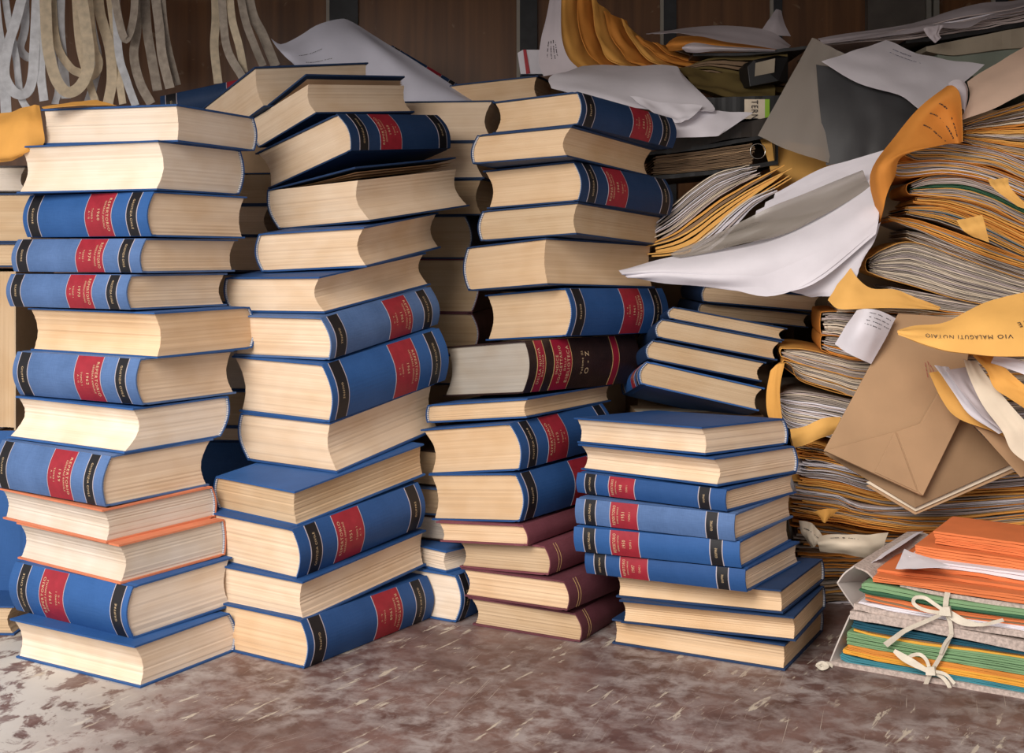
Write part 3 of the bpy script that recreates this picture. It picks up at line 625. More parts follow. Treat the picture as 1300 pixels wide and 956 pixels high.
class Plane:
    def __init__(s,O,th): s.O=Vector(O); s.ex=Vector((math.cos(R(th)),-math.sin(R(th)),0)); s.ey=Vector((math.sin(R(th)),math.cos(R(th)),0))
    def hit(s,px,py,yo=0):
        d=Vector(((px-650)/F_PX,1,-(py-HZ)/F_PX)); o=Vector((0,0,EYE)); O=s.O+s.ey*yo
        t=(O-o).dot(s.ey)/d.dot(s.ey); p=o+d*t; return (p-O).dot(s.ex),p.z
    def w(s,u,z,y): return s.O+s.ex*u+s.ey*y+Vector((0,0,z-s.O.z))
def strata(name,PL,pts,n,mats,depth=.26,yo=0,parent=None,seed=1,fill=.72,endj=.008,wav=.0012,M=26,frontj=.006,sizes=None):
    """n layers lying between a lower and an upper edge line; each layer a real slab running back"""
    rg=random.Random(seed*101+n)
    U=[];T=[];B=[]
    for px,yt,yb in pts:
        u,zt=PL.hit(px,yt,yo); _,zb=PL.hit(px,yb,yo); U.append(u);T.append(zt);B.append(zb)
    tp=[(U[i],T[i],B[i]) for i in range(len(U))]
    V=[];Fc=[];FM=[]
    wts=[rg.uniform(.6,1.5) for _ in range(n)] if sizes is None else sizes
    tot=sum(wts); acc=0
    for k in range(n):
        lo=acc/tot; acc+=wts[k]; hi=acc/tot; hi2=lo+(hi-lo)*fill
        sL=rg.uniform(-.2,1)*endj; sR=rg.uniform(-1,.2)*endj; fj=rg.uniform(0,frontj); ph=rg.uniform(0,9); mi=rg.randrange(len(mats)) if len(mats)>1 and not isinstance(mats,tuple) else k%len(mats)
        b0=len(V)
        for i in range(M+1):
            q=cr(tp,i/M*(len(tp)-1)); u=q[0]+(sL*(1-i/M)**6+sR*(i/M)**6)
            wv=wav*noise.noise(Vector((i*.35,ph,seed)))
            for z in (q[2]+(q[1]-q[2])*lo+wv,q[2]+(q[1]-q[2])*hi2+wv):
                for y in (yo+fj+.0015*noise.noise(Vector((i*.5,ph,3))),yo+depth): V.append(PL.w(u,z,y))
        for i in range(M):
            a=b0+4*i;b=a+4; Fc+=[(a,b,b+1,a+1),(a+2,a+3,b+3,b+2),(a,a+2,b+2,b),(a+1,b+1,b+3,a+3)]; FM+=[mi]*4
        e=b0+4*M; Fc+=[(b0,b0+1,b0+3,b0+2),(e,e+2,e+3,e+1)]; FM+=[mi]*2
    return meshobj(name,V,Fc,[P[m] if isinstance(m,str) else m for m in mats],parent,False,FM)
def wrap(PL,pts,m,depth=.26,yo=-.004,parent=None,bulge=.008,th=.0011,name='folded_cover',M=22,under=1.0,over=1.0):
    """card folder folded round the near end of a bundle: over the top, round the fold, back below"""
    U=[];
    for px,yt,yb in pts:
        u,zt=PL.hit(px,yt,yo); _,zb=PL.hit(px,yb,yo); U.append((u,zt,zb))
    path=[]
    n=len(U)-1
    for i in range(M+1): q=cr(U,(1-i/M)*n*over); path.append((q[0],q[1]+.0012))
    u0,zt,zb=U[0]; c=(zt+zb)/2; r=(zt-zb)/2+.0012
    for i in range(1,9): a=math.pi*i/9; path.append((u0-bulge*math.sin(a),c+r*math.cos(a)))
    for i in range(M+1): q=cr(U,i/M*n*under); path.append((q[0],q[2]-.0012))
    V=[];Fc=[]
    for u,z in path:
        for y in (yo,yo+depth): V.append(PL.w(u,z,y))
    for i in range(len(path)-1): a=2*i; Fc.append((a,a+1,a+3,a+2))
    o=meshobj(name,V,Fc,P[m],parent,True); md=o.modifiers.new('thickness','SOLIDIFY'); md.thickness=th; md.offset=0; es=o.modifiers.new('crisp_edges','EDGE_SPLIT'); es.split_angle=R(50)
    return o
def bundle(name,label,group,PL,pts,n,mats,cover=None,seed=1,yo=0,depth=.26,cat='document bundle',**kw):
    u,z=PL.hit(*pts[len(pts)//2][:1],pts[len(pts)//2][2],yo)
    r=empty(name,label,cat,group)
    strata('paper_sheets',PL,pts,n,mats,depth,yo,r,seed,**kw)
    if cover: wrap(PL,pts,cover[0],depth,yo-.005,r,*(cover[1:]))
    return r
def ribbon(name,pts,w,m,parent=None,th=.0009,M=None,axis=(0,-1,0)):
    """flat tape through points (column,row,distance); its width lies across the line, its face towards axis"""
    W=[at(*p) for p in pts]; M=M or 8*len(W); V=[];Fc=[]
    for i in range(M+1):
        t=i/M*(len(W)-1); p=cr(W,t); d=(cr(W,min(t+.05,len(W)-1))-cr(W,max(t-.05,0))).normalized()
        ww=w(i/M) if callable(w) else w
        s=d.cross(Vector(axis)); s=s.normalized()*ww/2 if s.length>1e-6 else Vector((ww/2,0,0))
        V+=[p-s,p+s]
    for i in range(M): a=2*i; Fc.append((a,a+1,a+3,a+2))
    o=meshobj(name,V,Fc,m,parent,True); md=o.modifiers.new('thickness','SOLIDIFY'); md.thickness=th; md.offset=0
    es=o.modifiers.new('crisp_edges','EDGE_SPLIT'); es.split_angle=R(50)
    return o

# ------------------------------------------------------------------ the wall of document bundles
F2=Plane((.51,2.42,0),10)
GF='document bundles piled beside the low stack'
PW=['white','mauve','cream','grey']; 
fb=[ # name, label, points, n, materials, cover, seed, front offset
 ('lowest pale bundle on the counter behind the tied folios',[(1040,765,803),(1100,762,803),(1200,760,806),(1340,756,812)],7,['mauve','grey','white'],None,.03),
 ('brown bundle second from the counter behind the tied folios',[(1036,735,764),(1100,733,761),(1200,730,759),(1340,724,755)],6,['dun','tan','dun','grey'],None,.035),
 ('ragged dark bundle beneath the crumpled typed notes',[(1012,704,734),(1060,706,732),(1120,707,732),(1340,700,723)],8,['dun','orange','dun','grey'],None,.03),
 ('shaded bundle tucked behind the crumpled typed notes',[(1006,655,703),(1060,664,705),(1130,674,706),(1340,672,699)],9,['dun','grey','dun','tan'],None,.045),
 ('thin tan bundle above the crumpled typed notes',[(1003,640,654),(1060,646,663),(1120,656,673),(1190,664,677),(1340,650,671)],8,['manila','tan','grey','orange'],None,0.0),
 ('white-sheeted bundle with a folded orange corner, above the crumpled notes',[(1004,621,640),(1060,629,647),(1105,644,657),(1200,640,664),(1340,632,650)],8,['white','mauve','white','cream'],None,-.004),
 ('orange bundle resting on the white sheets level with the four thin spines',[(1007,606,621),(1060,612,629),(1130,628,644),(1200,624,640),(1340,616,632)],5,['manila','orange','tan'],None,.002),
 ('grey and white bundle just left of the tip of the brown paper bag',[(1009,586,606),(1060,591,612),(1130,606,628),(1220,600,624),(1340,590,616)],9,['mauve','white','grey','manila'],None,0),
 ('mixed bundle beneath the curled yellow flap',[(1010,561,585),(1050,567,590),(1130,584,606),(1220,576,600),(1340,566,590)],10,['grey','manila','mauve','tan'],None,.004),
 ('bundle of white sheets opening toward the low stack, above the yellow flap',[(987,500,524),(1002,495,544),(1040,498,553),(1080,506,562),(1130,516,582),(1340,506,566)],16,['white','white','mauve','grey'],None,.004),
 ('orange-wrapped bundle just above the curled brown cover',[(996,458,466),(1020,464,482),(1060,474,494),(1100,482,506),(1200,478,508),(1340,474,506)],9,['grey','mauve','cream','manila'],('manila',.26,-.005,None,.004),0),
 ('orange-wrapped bundle beside the sloping books, second beneath the white letter',[(993,443,452),(1020,444,462),(1060,452,473),(1100,458,481),(1200,452,478),(1340,446,473)],9,['grey','mauve','tan'],('manila',.26,-.005,None,.004),.004),
 ('small folded orange bundle directly beneath the white letter',[(1044,427,444),(1060,427,450),(1100,432,457),(1200,428,451),(1340,422,445)],5,['orange','mauve','tan'],('orange',.26,-.005,None,.004),-.008),
 ('small grey-edged bundle left of the white letter',[(1043,397,424),(1060,396,426),(1100,398,431),(1200,400,427),(1340,400,421)],7,['mauve','grey','white'],('orange',.26,-.005,None,.003),0),
 ('thin pale bundle under the yellow folder and above the letter',[(1062,390,397),(1110,390,396),(1160,392,400),(1216,398,404),(1340,394,400)],4,['cream','mauve','tan'],None,-.006),
 ('grey and orange bundle squeezed above the large yellow envelope',[(1128,364,372),(1160,369,386),(1200,376,396),(1260,386,400),(1340,384,396)],9,['grey','mauve','grey','orange'],None,-.004),
 ('thickest bundle of grey papers in a curled orange cover',[(1104,328,345),(1122,317,352),(1158,308,362),(1220,328,380),(1290,352,392),(1340,366,394)],22,['grey','mauve','cream','grey'],('manila',.26,-.008,None,.008),-.008),
 ('shaded grey bundle resting on the thickest papers',[(1150,292,302),(1180,299,313),(1230,316,332),(1290,338,352),(1340,352,365)],8,['grey','dun','mauve'],None,0),
 ('torn-edged bright orange bundle with a white tab',[(1128,274,279),(1170,280,294),(1230,300,320),(1290,322,340),(1340,338,353)],5,['manila','orange','manila'],None,-.008),
 ('bundle of black and orange cards with a torn orange corner',[(1150,262,272),(1200,262,284),(1250,280,305),(1300,305,328),(1340,318,342)],9,['charcoal','manila','orange','petrol'],None,0),
 ('orange card bundle beneath the uppermost three folded bundles',[(1160,250,259),(1200,250,264),(1250,262,282),(1300,283,306),(1340,295,320)],5,['orange','manila','charcoal'],None,-.003),
 ('lowest of three folded orange bundles, dark green sheets inside',[(1156,233,246),(1180,224,249),(1220,220,253),(1260,232,264),(1300,250,284),(1340,264,297)],11,['mauve','grey','darkgreen','grey','mauve'],('orange',.26,-.005,None,.008),-.006),
 ('middle of three folded orange bundles, white sheets inside',[(1130,210,221),(1150,206,225),(1200,204,220),(1250,212,228),(1300,230,248),(1340,244,262)],8,['white','mauve','white'],('orange',.26,-.005,None,.007),-.014),
 ('uppermost of three folded orange bundles, beneath the upright orange envelope',[(1148,184,196),(1165,180,203),(1200,181,203),(1260,190,210),(1300,204,226),(1340,216,240)],9,['mauve','tan','grey','cream'],('orange',.26,-.005,None,.007),-.010),
 ('loose mixed bundle sloping upward under the peach sheet',[(1222,156,180),(1250,146,188),(1290,132,200),(1340,114,212)],16,['cream','dun','manila','mauve','tan'],None,-.004),
]
for i,(lab,pts,n,ms,cv,yo) in enumerate(fb):
    r=empty('document_bundle',lab,'document bundle',GF)
    strata('paper_sheets',F2,pts,int(n*1.7),ms+['grey']+(['manila','orange'] if i<9 or i>17 else ['cream']),.27,yo,r,i+1,endj=.022 if i<9 else .008,frontj=.012 if i<9 else .006,wav=.0022 if i<9 else .0013)
    if cv: wrap(F2,pts,cv[0],.26,yo-.005,r,cv[4])
def one(name,label,cat,rows,m,group=None,**kw):
    o,S=sheet(name,rows,m if not isinstance(m,str) else P[m],**kw); tag(o,label,cat,group); return o,S
# details on the bundles
one('curled_cover','curled brown folder cover arching beside the sloping books','folder',[[(981,500,2.385),(979,475,2.38),(990,462,2.375),(1004,464,2.37),(1014,482,2.365),(1050,495,2.37),(1088,505,2.375)],[(981,498,2.48),(979,473,2.48),(990,460,2.48),(1004,462,2.48),(1014,480,2.48),(1050,493,2.48),(1088,503,2.48)]],'manila')
one('yellow_flap','curled yellow folder flap hanging beneath the white sheets','folder',[[(1003,545,2.38),(1022,541,2.35),(1045,531,2.34),(1068,529,2.345)],[(1005,556,2.375),(1024,552,2.345),(1045,545,2.335),(1064,541,2.34)],[(1008,568,2.385),(1022,565,2.35),(1040,557,2.34),(1060,550,2.345)]],'yellow')
one('orange_corner','small folded orange paper corner poking over the crumpled notes','paper',[[(1032,650,2.34),(1048,646,2.33),(1066,646,2.34)],[(1040,655,2.335),(1048,657,2.325),(1056,655,2.335)],[(1044,662,2.33),(1047,664,2.325),(1049,662,2.33)]],'manila')
nt1,S1=one('typed_note','crumpled cream typed note between the bundles and the folio, broader one','paper',[[(1040,681,2.34),(1070,678,2.31),(1100,679,2.31),(1128,676,2.33)],[(1039,690,2.32),(1068,690,2.285),(1098,694,2.285),(1122,692,2.31)],[(1041,700,2.33),(1068,703,2.30),(1096,708,2.30),(1115,711,2.32)]],'cream',ripple=.003)
scribble(nt1,S1,[(.08,.22,.62,.22,.0012)])
nt2,S2=one('typed_note','narrow crumpled typed note hanging slantwise beside the broader note','paper',[[(1014,661,2.37),(1030,664,2.36),(1044,680,2.35)],[(1018,676,2.36),(1028,680,2.345),(1040,688,2.34)],[(1030,694,2.36),(1033,695,2.35),(1036,692,2.345)]],'cream',ripple=.003)
scribble(nt2,S2,[(.2,.3,.9,.35,.001)])
for k,(a,b,c_) in enumerate((((1222,292),(1247,283),(1234,300)),((1262,240),(1280,236),(1292,262)))):
    one('torn_corner',['torn bright orange corner sticking out of the black and orange cards','rounded orange folder corner on the lowest folded orange bundle'][k],'paper',
        [[(a[0]-8,a[1]-12,2.25),(b[0],b[1]-10,2.24)],[(a[0],a[1],2.23),(b[0]+4,b[1]+4,2.225)],[(c_[0],c_[1],2.235),(c_[0]+22,c_[1]+8,2.235)]],'yellow')
# yellow folder and letter
one('yellow_folder','yellow folder face showing above the white letter','folder',[[(1080,340,2.335),(1090,355,2.32),(1108,366,2.315),(1138,368,2.315),(1165,379,2.315),(1194,390,2.32)],[(1064,361,2.335),(1078,374,2.31),(1100,379,2.305),(1135,380,2.305),(1162,386,2.31),(1193,392,2.315)],[(1051,381,2.34),(1064,392,2.31),(1090,392,2.30),(1130,391,2.30),(1160,392,2.305),(1191,394,2.31)]],'yellow',ripple=.003)
one('folder_flap','brownish folder flap hanging down beneath the curled brown cover','folder',[[(978,471,2.375),(986,463,2.37),(996,461,2.37)],[(973,500,2.37),(981,497,2.365),(990,496,2.365)],[(975,528,2.37),(984,533,2.365),(994,537,2.365)],[(986,545,2.375),(992,549,2.37),(1000,551,2.37)]],'manila')
lt,SL=one('white_letter','curled white letter with typed lines beside the top of the brown bag','paper',[[(1088,394,2.30),(1102,392,2.28),(1118,395,2.285),(1137,404,2.30)],[(1074,414,2.30),(1090,416,2.265),(1108,422,2.265),(1124,430,2.285)],[(1060,437,2.31),(1074,447,2.285),(1090,455,2.28),(1106,462,2.29)]],'white')
scribble(lt,SL,[(.42,.10,.96,.10,.0008),(.42,.20,.92,.20,.0008),(.42,.29,.96,.29,.0008),(.42,.38,.80,.38,.0008)])

# brown paper bags
def flat_poly(name,px,m,parent,th,lift=0):
    """flat folded paper: an outline on a leaning plane, with real thickness"""
    pts=[at(*p) for p in px]; c=sum(pts,Vector())/len(pts)
    n=Vector((0,0,0))
    for i in range(len(pts)): a=pts[i]-c;b=pts[(i+1)%len(pts)]-c; n+=a.cross(b)
    n.normalize(); n=n if n.y<0 else -n
    k=len(pts); V=[p+n*(lift+th) for p in pts]+[p+n*lift for p in pts]
    Fc=[tuple(range(k)),tuple(range(2*k-1,k-1,-1))]+[(i,(i+1)%k,k+(i+1)%k,k+i) for i in range(k)]
    o=meshobj(name,V,Fc,m,parent); md=o.modifiers.new('soft_edges','BEVEL'); md.width=min(th*.4,.001); md.segments=2; return o
def Yb(py): return 2.325-(py-400)/240*.085
def bp(px,py,d=0): return (px,py,Yb(py)-d)
bag=empty('paper_bag','brown kraft paper bag with folded pointed base lying against the bundles','paper bag')
flat_poly('bag_body',[bp(1140,398),(1045,573,Yb(573)),bp(1169,630),bp(1217,532),bp(1230,440),bp(1226,405)],P['kraft'],bag,.0045)
flat_poly('base_flap',[bp(1045,573,.0),bp(1134,549),bp(1166,538),bp(1188,500),bp(1217,532),bp(1169,630)],P['kraft'],bag,.0030,.0075)
flat_poly('base_fold',[bp(1134,549),bp(1108,600),bp(1162,625)],P['kraft'],bag,.0016,.0110)
flat_poly('base_fold',[bp(1136,549),bp(1164,626),bp(1169,630),bp(1217,532),bp(1188,501),bp(1167,538)],P['kraft'],bag,.0022,.0108)
SBg=Surf([[bp(1150,450,.007),bp(1230,450,.007)],[bp(1140,520,.007),bp(1220,520,.007)]])
scribble(bag,SBg,[(.32,.15,.40,.42,.0007),(.36,.13,.46,.40,.0007),(.40,.18,.50,.35,.0007)],mat('red_pencil',(.35,.05,.06),.7),name='red_pencil_mark')
def Y2(py): return 2.30-(py-520)/120*.05
bag2=empty('paper_bag','second darker kraft bag beneath the pointed base of the first one','paper bag')
flat_poly('bag_body',[(1045,576,Y2(576)+.03),(1161,645,Y2(645)),(1283,590,Y2(590)),(1222,528,Y2(528)),(1150,520,Y2(520))],P['darkkraft'],bag2,.003)
flat_poly('bag_lining',[(1100,612,Y2(612)+.012),(1163,649,Y2(645)),(1287,594,Y2(590)),(1240,560,Y2(560)+.005)],P['cream'],bag2,.0012,-.0035)
flat_poly('bag_back',[(1100,616,Y2(612)+.012),(1163,653,Y2(645)),(1290,598,Y2(590)),(1240,565,Y2(560)+.005)],P['kraft'],bag2,.0015,-.006)

# fanned sheets beside the bag
def fan(name,label,cat,L_,m,d,seed,rip=.002):
    return one(name,label,cat,L_,m,'sheets fanned out beside the brown bag',ripple=rip,seed=seed)
fan('kraft_sheet','kraft sheet lowest of those fanned beside the brown bag','paper',[[(1226,530,2.20),(1255,560,2.19),(1296,606,2.18)],[(1250,520,2.21),(1285,550,2.20),(1330,590,2.19)]],'kraft',0,1)
fan('yellow_sheet','yellow card lowest but one of those fanned beside the brown bag','paper',[[(1180,473,2.235),(1196,508,2.21),(1218,532,2.19),(1272,553,2.18),(1330,590,2.18)],[(1200,470,2.25),(1225,500,2.225),(1250,520,2.21),(1290,535,2.20),(1340,560,2.20)]],'yellow',0,2)
fan('pale_sheet','pale bluish sheet in the fan beside the brown bag, nearest the bag','paper',[[(1186,464,2.22),(1205,490,2.19),(1230,525,2.17),(1268,551,2.16)],[(1204,466,2.225),(1222,490,2.20),(1246,522,2.18),(1285,545,2.17)]],'white',0,3)
fan('pale_sheet','grey-white folded sheet in the middle of the fan beside the bag','paper',[[(1200,470,2.20),(1222,498,2.175),(1243,524,2.155),(1271,547,2.145)],[(1226,466,2.215),(1240,492,2.19),(1258,520,2.17),(1290,545,2.16)]],'lilac',0,4)
fan('cream_sheet','large cream sheet topmost of the fan beside the bag, torn lower end','paper',[[(1223,457,2.185),(1232,482,2.16),(1248,515,2.14),(1272,547,2.13),(1284,572,2.125),(1306,590,2.12)],[(1240,460,2.18),(1255,480,2.155),(1275,505,2.135),(1297,530,2.125),(1320,552,2.12),(1345,575,2.12)]],'cream',0,5,.004)
fan('orange_sheet','orange sheet curling over the cream sheet of the fan','paper',[[(1235,452,2.17),(1252,470,2.14),(1262,492,2.125),(1285,508,2.115),(1340,545,2.11)],[(1262,450,2.165),(1272,463,2.135),(1290,480,2.12),(1310,495,2.11),(1345,515,2.10)]],'manila',0,6,.004)
fan('white_sheet','white sheet peeking from within the orange curl below the big envelope','paper',[[(1258,461,2.145),(1280,468,2.12),(1310,480,2.105),(1345,500,2.10)],[(1262,452,2.15),(1285,455,2.125),(1310,462,2.11),(1345,475,2.10)]],'white',0,7)
ev,SE_=one('yellow_envelope','large yellow envelope with upside-down lettering across the upper bundles','envelope',
   [[(1141,420,2.16),(1165,415,2.15),(1196,410,2.145),(1228,396,2.15),(1258,382,2.155),(1300,373,2.16),(1350,366,2.16)],
    [(1140,422,2.15),(1166,424,2.125),(1196,424,2.11),(1228,420,2.105),(1258,415,2.10),(1300,410,2.10),(1350,408,2.10)],
    [(1141,425,2.145),(1165,435,2.11),(1196,444,2.09),(1228,449,2.085),(1258,452,2.08),(1300,453,2.075),(1350,452,2.07)]],'yellow',th=.003,ripple=.004)
write_on(ev,SE_,'VIO MALAGUTI NOTAIO',.78,.70,.22,.62,.0105,INK,.0032)
write_on(ev,SE_,'NTE',.875,.50,.805,.54,.011,INK,.0032)

# crumpled white papers over the middle
GW='white papers spread over the middle'
YC=2.34
def wsheet(label,rows,m='white',th=.0006,rip=.003,seed=1,name='white_sheet'):
    return one(name,label,'paper',rows,m,GW,th=th,ripple=rip,seed=seed)
for k,dy in enumerate((0,5)):
    wsheet(['creased white sheet with its tip reaching over the third stack, outermost','white sheet just inside the outermost creased sheet, over the third stack'][k],
      [[(785+7*k,343+dy,2.43),(830,331+dy,2.42),(880,322+dy,2.41),(945,310+dy,2.40),(1000,288+dy,2.40),(1060,258+dy,2.39),(1119,216+dy,2.38)],
       [(788+7*k,346+dy,2.41),(835,343+dy,2.385),(885,344+dy,2.36),(940,340+dy,2.35),(990,326+dy,2.34),(1055,300+dy,2.33),(1117,262+dy,2.33)],
       [(792+7*k,348+dy,2.42),(832,353+dy,2.40),(879,359+dy-2*k,2.38),(930,368+dy-4*k,2.36),(980,376+dy-9*k,2.34),(1036,354+dy,2.32),(1112,292+dy,2.32)]],seed=k+1,rip=.005)
wsheet('white sheet hanging low beside the yellow folder, creased corner downward',[[(1000,369,2.37),(1040,340,2.35),(1080,312,2.34),(1118,282,2.34)],[(1015,373,2.37),(1052,358,2.345),(1082,340,2.335),(1108,310,2.335)],[(1030,377,2.37),(1058,376,2.345),(1082,374,2.335),(1084,340,2.335)]],seed=3)
wsheet('translucent grey sleeve lying across the crumpled white papers',[[(850,324,2.41),(900,300,2.41),(960,272,2.41),(1020,246,2.40),(1095,216,2.39)],[(862,326,2.395),(925,314,2.38),(985,300,2.37),(1040,276,2.37),(1105,238,2.37)]],SLEEVE,rip=.006,seed=4,name='plastic_sleeve')
for k in range(3):
    o_,S_=wsheet(['uppermost of three white sheets under the charcoal card','middle of three white sheets under the charcoal card','lowest of three white sheets under the charcoal card'][k],
      [[(984-12*k,246+11*k,2.46-.01*k),(1038,216+8*k,2.46-.01*k),(1080,203+6*k,2.455-.01*k),(1125,190+4*k,2.44-.01*k)],[(978-10*k,268+6*k,2.44-.01*k),(1040,248+4*k,2.43-.01*k),(1085,232+3*k,2.43-.01*k),(1122,216+3*k,2.42-.01*k)],[(968-5*k,282,2.43-.01*k),(1042,268,2.42-.01*k),(1088,246,2.42-.01*k),(1120,240,2.41-.01*k)]],seed=5+k)
    if k==0: scribble(o_,S_,[(.17,.42,.36,.30,.0012)])
# grey translucent sheet, charcoal card, white sheets at the top
one('plastic_sleeve','grey translucent sleeve standing behind the crumpled papers','plastic sleeve',[[(1031,48,2.60),(1052,58,2.585),(1078,72,2.57)],[(998,108,2.56),(1030,120,2.545),(1066,130,2.54)],[(962,172,2.53),(1000,190,2.52),(1052,207,2.515)]],SLEEVE,ripple=.004)
one('charcoal_card','dark charcoal card standing beneath the large white sheet','card',[[(1036,82,2.56),(1075,90,2.545),(1120,104,2.53),(1170,128,2.52)],[(1041,140,2.535),(1080,142,2.52),(1115,148,2.51),(1150,160,2.50)],[(1049,210,2.52),(1075,206,2.505),(1100,202,2.50),(1124,197,2.49)]],'charcoal',ripple=.003,th=.001)
ws,SW=one('white_sheet','large white sheet lying over the charcoal card, stamped line at its top','paper',[[(1125,51,2.66),(1150,62,2.65),(1180,71,2.64),(1215,78,2.63),(1250,82,2.62)],[(1084,65,2.59),(1112,80,2.57),(1146,94,2.56),(1180,104,2.56),(1216,110,2.57)],[(1043,78,2.53),(1075,98,2.51),(1110,112,2.50),(1140,120,2.50),(1166,138,2.49)]],'white',ripple=.004)
scribble(ws,SW,[(.16,.12,.38,.12,.0016),(.20,.20,.62,.20,.0010)],mat('stamp_blue',(.12,.12,.22),.7))
one('peach_sheet','peach-toned cream sheet sloping up over the loose mixed bundle','paper',[[(1228,104,2.40),(1262,82,2.42),(1300,60,2.44),(1350,32,2.46)],[(1231,125,2.34),(1263,108,2.34),(1300,88,2.35),(1350,62,2.36)],[(1219,153,2.29),(1258,139,2.28),(1300,118,2.28),(1350,92,2.28)]],paper('peach',(.70,.50,.38)),ripple=.002)  # peach is the paper's base colour
one('curled_sheet','grey curl of paper beside the top of the upright orange envelope','paper',[[(1204,106,2.36),(1214,101,2.35),(1224,104,2.345),(1229,114,2.345)],[(1208,118,2.34),(1217,112,2.33),(1226,116,2.325),(1228,126,2.325)],[(1214,140,2.32),(1220,138,2.31),(1224,140,2.305),(1224,148,2.305)]],'lilac')
oe,SO=one('orange_envelope','upright orange envelope rolled open above the folded orange bundles','envelope',
   [[(1203,109,2.33),(1212,110,2.30),(1219,122,2.28),(1221,150,2.27),(1222,180,2.27)],
    [(1168,136,2.335),(1180,140,2.32),(1196,146,2.325),(1208,162,2.32),(1216,182,2.30)],
    [(1138,172,2.32),(1150,176,2.30),(1165,178,2.30),(1180,181,2.30),(1196,184,2.29)],
    [(1105,222,2.32),(1114,214,2.28),(1124,208,2.27),(1134,202,2.27),(1146,198,2.28)],
    [(1117,282,2.34),(1121,268,2.30),(1125,250,2.285),(1130,236,2.28),(1136,224,2.285)]],'orange',th=.0012,ripple=.001,nv=24)
scribble(oe,SO,[(.30,.17,.92,.20,.0018),(.30,.27,.92,.30,.0018),(.32,.37,.92,.42,.0018)])

# black binders and what lies on them
F3=Plane((.25,2.66,0),2)
GB2='black binders behind the third stack'
b1=empty('black_binder','black binder with a cream and green label, upper of the binders','binder',GB2)
strata('cover',F3,[(872,124,142),(930,123,147),(992,121,151)],1,['black'],.28,.03,b1,1,fill=1,endj=0,frontj=0)
lb=flat_poly('spine_label',[(945,126,2.676),(971,126,2.676),(971,151,2.676),(945,151,2.676)],P['cream'],b1,.0006)
flat_poly('green_edge',[(971,126,2.676),(977,126,2.676),(977,151,2.676),(971,151,2.676)],mat('lime',(.28,.50,.04),.6),b1,.0006)
vs,fs,w=text_mesh('TERN'); k=.040/w
meshobj('lettering',[at(958,139,2.672)+Vector((y*k*1.35,0,-x*k)) for x,y in vs],fs,INK,lb)
b2=empty('black_binder','brown-black binder between the labelled binder and the ring binder','binder',GB2)
strata('cover',F3,[(846,176,196),(880,170,188),(930,158,176),(990,146,172)],1,['brownblack'],.28,.0,b2,2,fill=1,endj=0,frontj=0)
b3=empty('ring_binder','black ring binder lying open-ended with brown pages, metal ring showing','binder',GB2)
strata('cover',F3,[(824,193,197),(880,186,191),(930,178,183),(988,168,172)],1,['black'],.28,0,b3,3,fill=1,endj=0,frontj=0)
strata('cover',F3,[(824,223,228),(880,219,224),(930,213,218),(988,203,209)],1,['black'],.28,0,b3,4,fill=1,endj=0,frontj=0)
strata('page_block',F3,[(828,198,222),(880,192,218),(930,185,212),(958,181,208)],14,['dun','tan','dun'],.25,.004,b3,5)
strata('binder_back',F3,[(984,171,205),(988,171,204)],1,['black'],.28,0,b3,6,fill=1,endj=0,frontj=0)
V=[];Fc=[]; c0=at(962,192,2.655); rr=.016
for i in range(25):
    a=i/24*2*math.pi
    for q in range(6):
        bq=q*math.pi/3; V.append(c0+Vector(((rr+.0012*math.cos(bq))*math.cos(a),.0012*math.sin(bq),(rr+.0012*math.cos(bq))*math.sin(a))))
for i in range(24):
    for q in range(6): Fc.append((6*i+q,6*i+(q+1)%6,6*i+6+(q+1)%6,6*i+6+q))
meshobj('metal_ring',V,Fc,mat('steel',(.5,.48,.45),.25,.5,metal=1),b3,True)
# fan of sheets and yellow folders below the ring binder
F4=Plane((.25,2.56,0),4)
bundle('document_bundle','pale bundle sweeping upward beneath the ring binder','bundles sweeping upward beneath the ring binder',F4,[(826,282,306),(852,262,296),(880,238,276),(910,219,252),(940,212,234),(964,209,224)],18,['white','mauve','grey','cream'],seed=40,endj=.02)
bundle('document_bundle','yellow folders sweeping upward beneath the pale bundle','bundles sweeping upward beneath the ring binder',F4,[(822,306,326),(852,296,324),(880,277,318),(915,252,290),(955,230,258),(1004,208,226)],7,['yellow','manila','yellow','dun'],seed=41,yo=-.02,endj=.02)
bundle('document_bundle','curved white sheets sweeping upward, lowest beneath the ring binder','bundles sweeping upward beneath the ring binder',F4,[(878,312,324),(905,290,315),(930,266,292),(958,248,262),(986,238,246)],5,['cream','white','mauve'],seed=42,yo=-.035,endj=.01)
one('yellow_folder','ochre folder standing behind the three white sheets, under the grey sleeve','folder',[[(960,165,2.70),(1005,180,2.70),(1060,190,2.69)],[(975,205,2.66),(1010,215,2.66),(1062,222,2.65)],[(985,250,2.63),(1015,252,2.63),(1064,250,2.62)]],'yellow')
bk=empty('black_box','small black box with a cream label, above the labelled binder','box')
flat_poly('box_body',[(949,84,2.74),(957,76,2.74),(986,70,2.74),(1001,72,2.76),(1000,105,2.76),(988,103,2.74),(952,110,2.74)],P['black'],bk,.05,-.05)
flat_poly('box_label',[(959,80,2.738),(984,74,2.738),(983,92,2.738),(958,97,2.738)],P['beige'],bk,.0006)
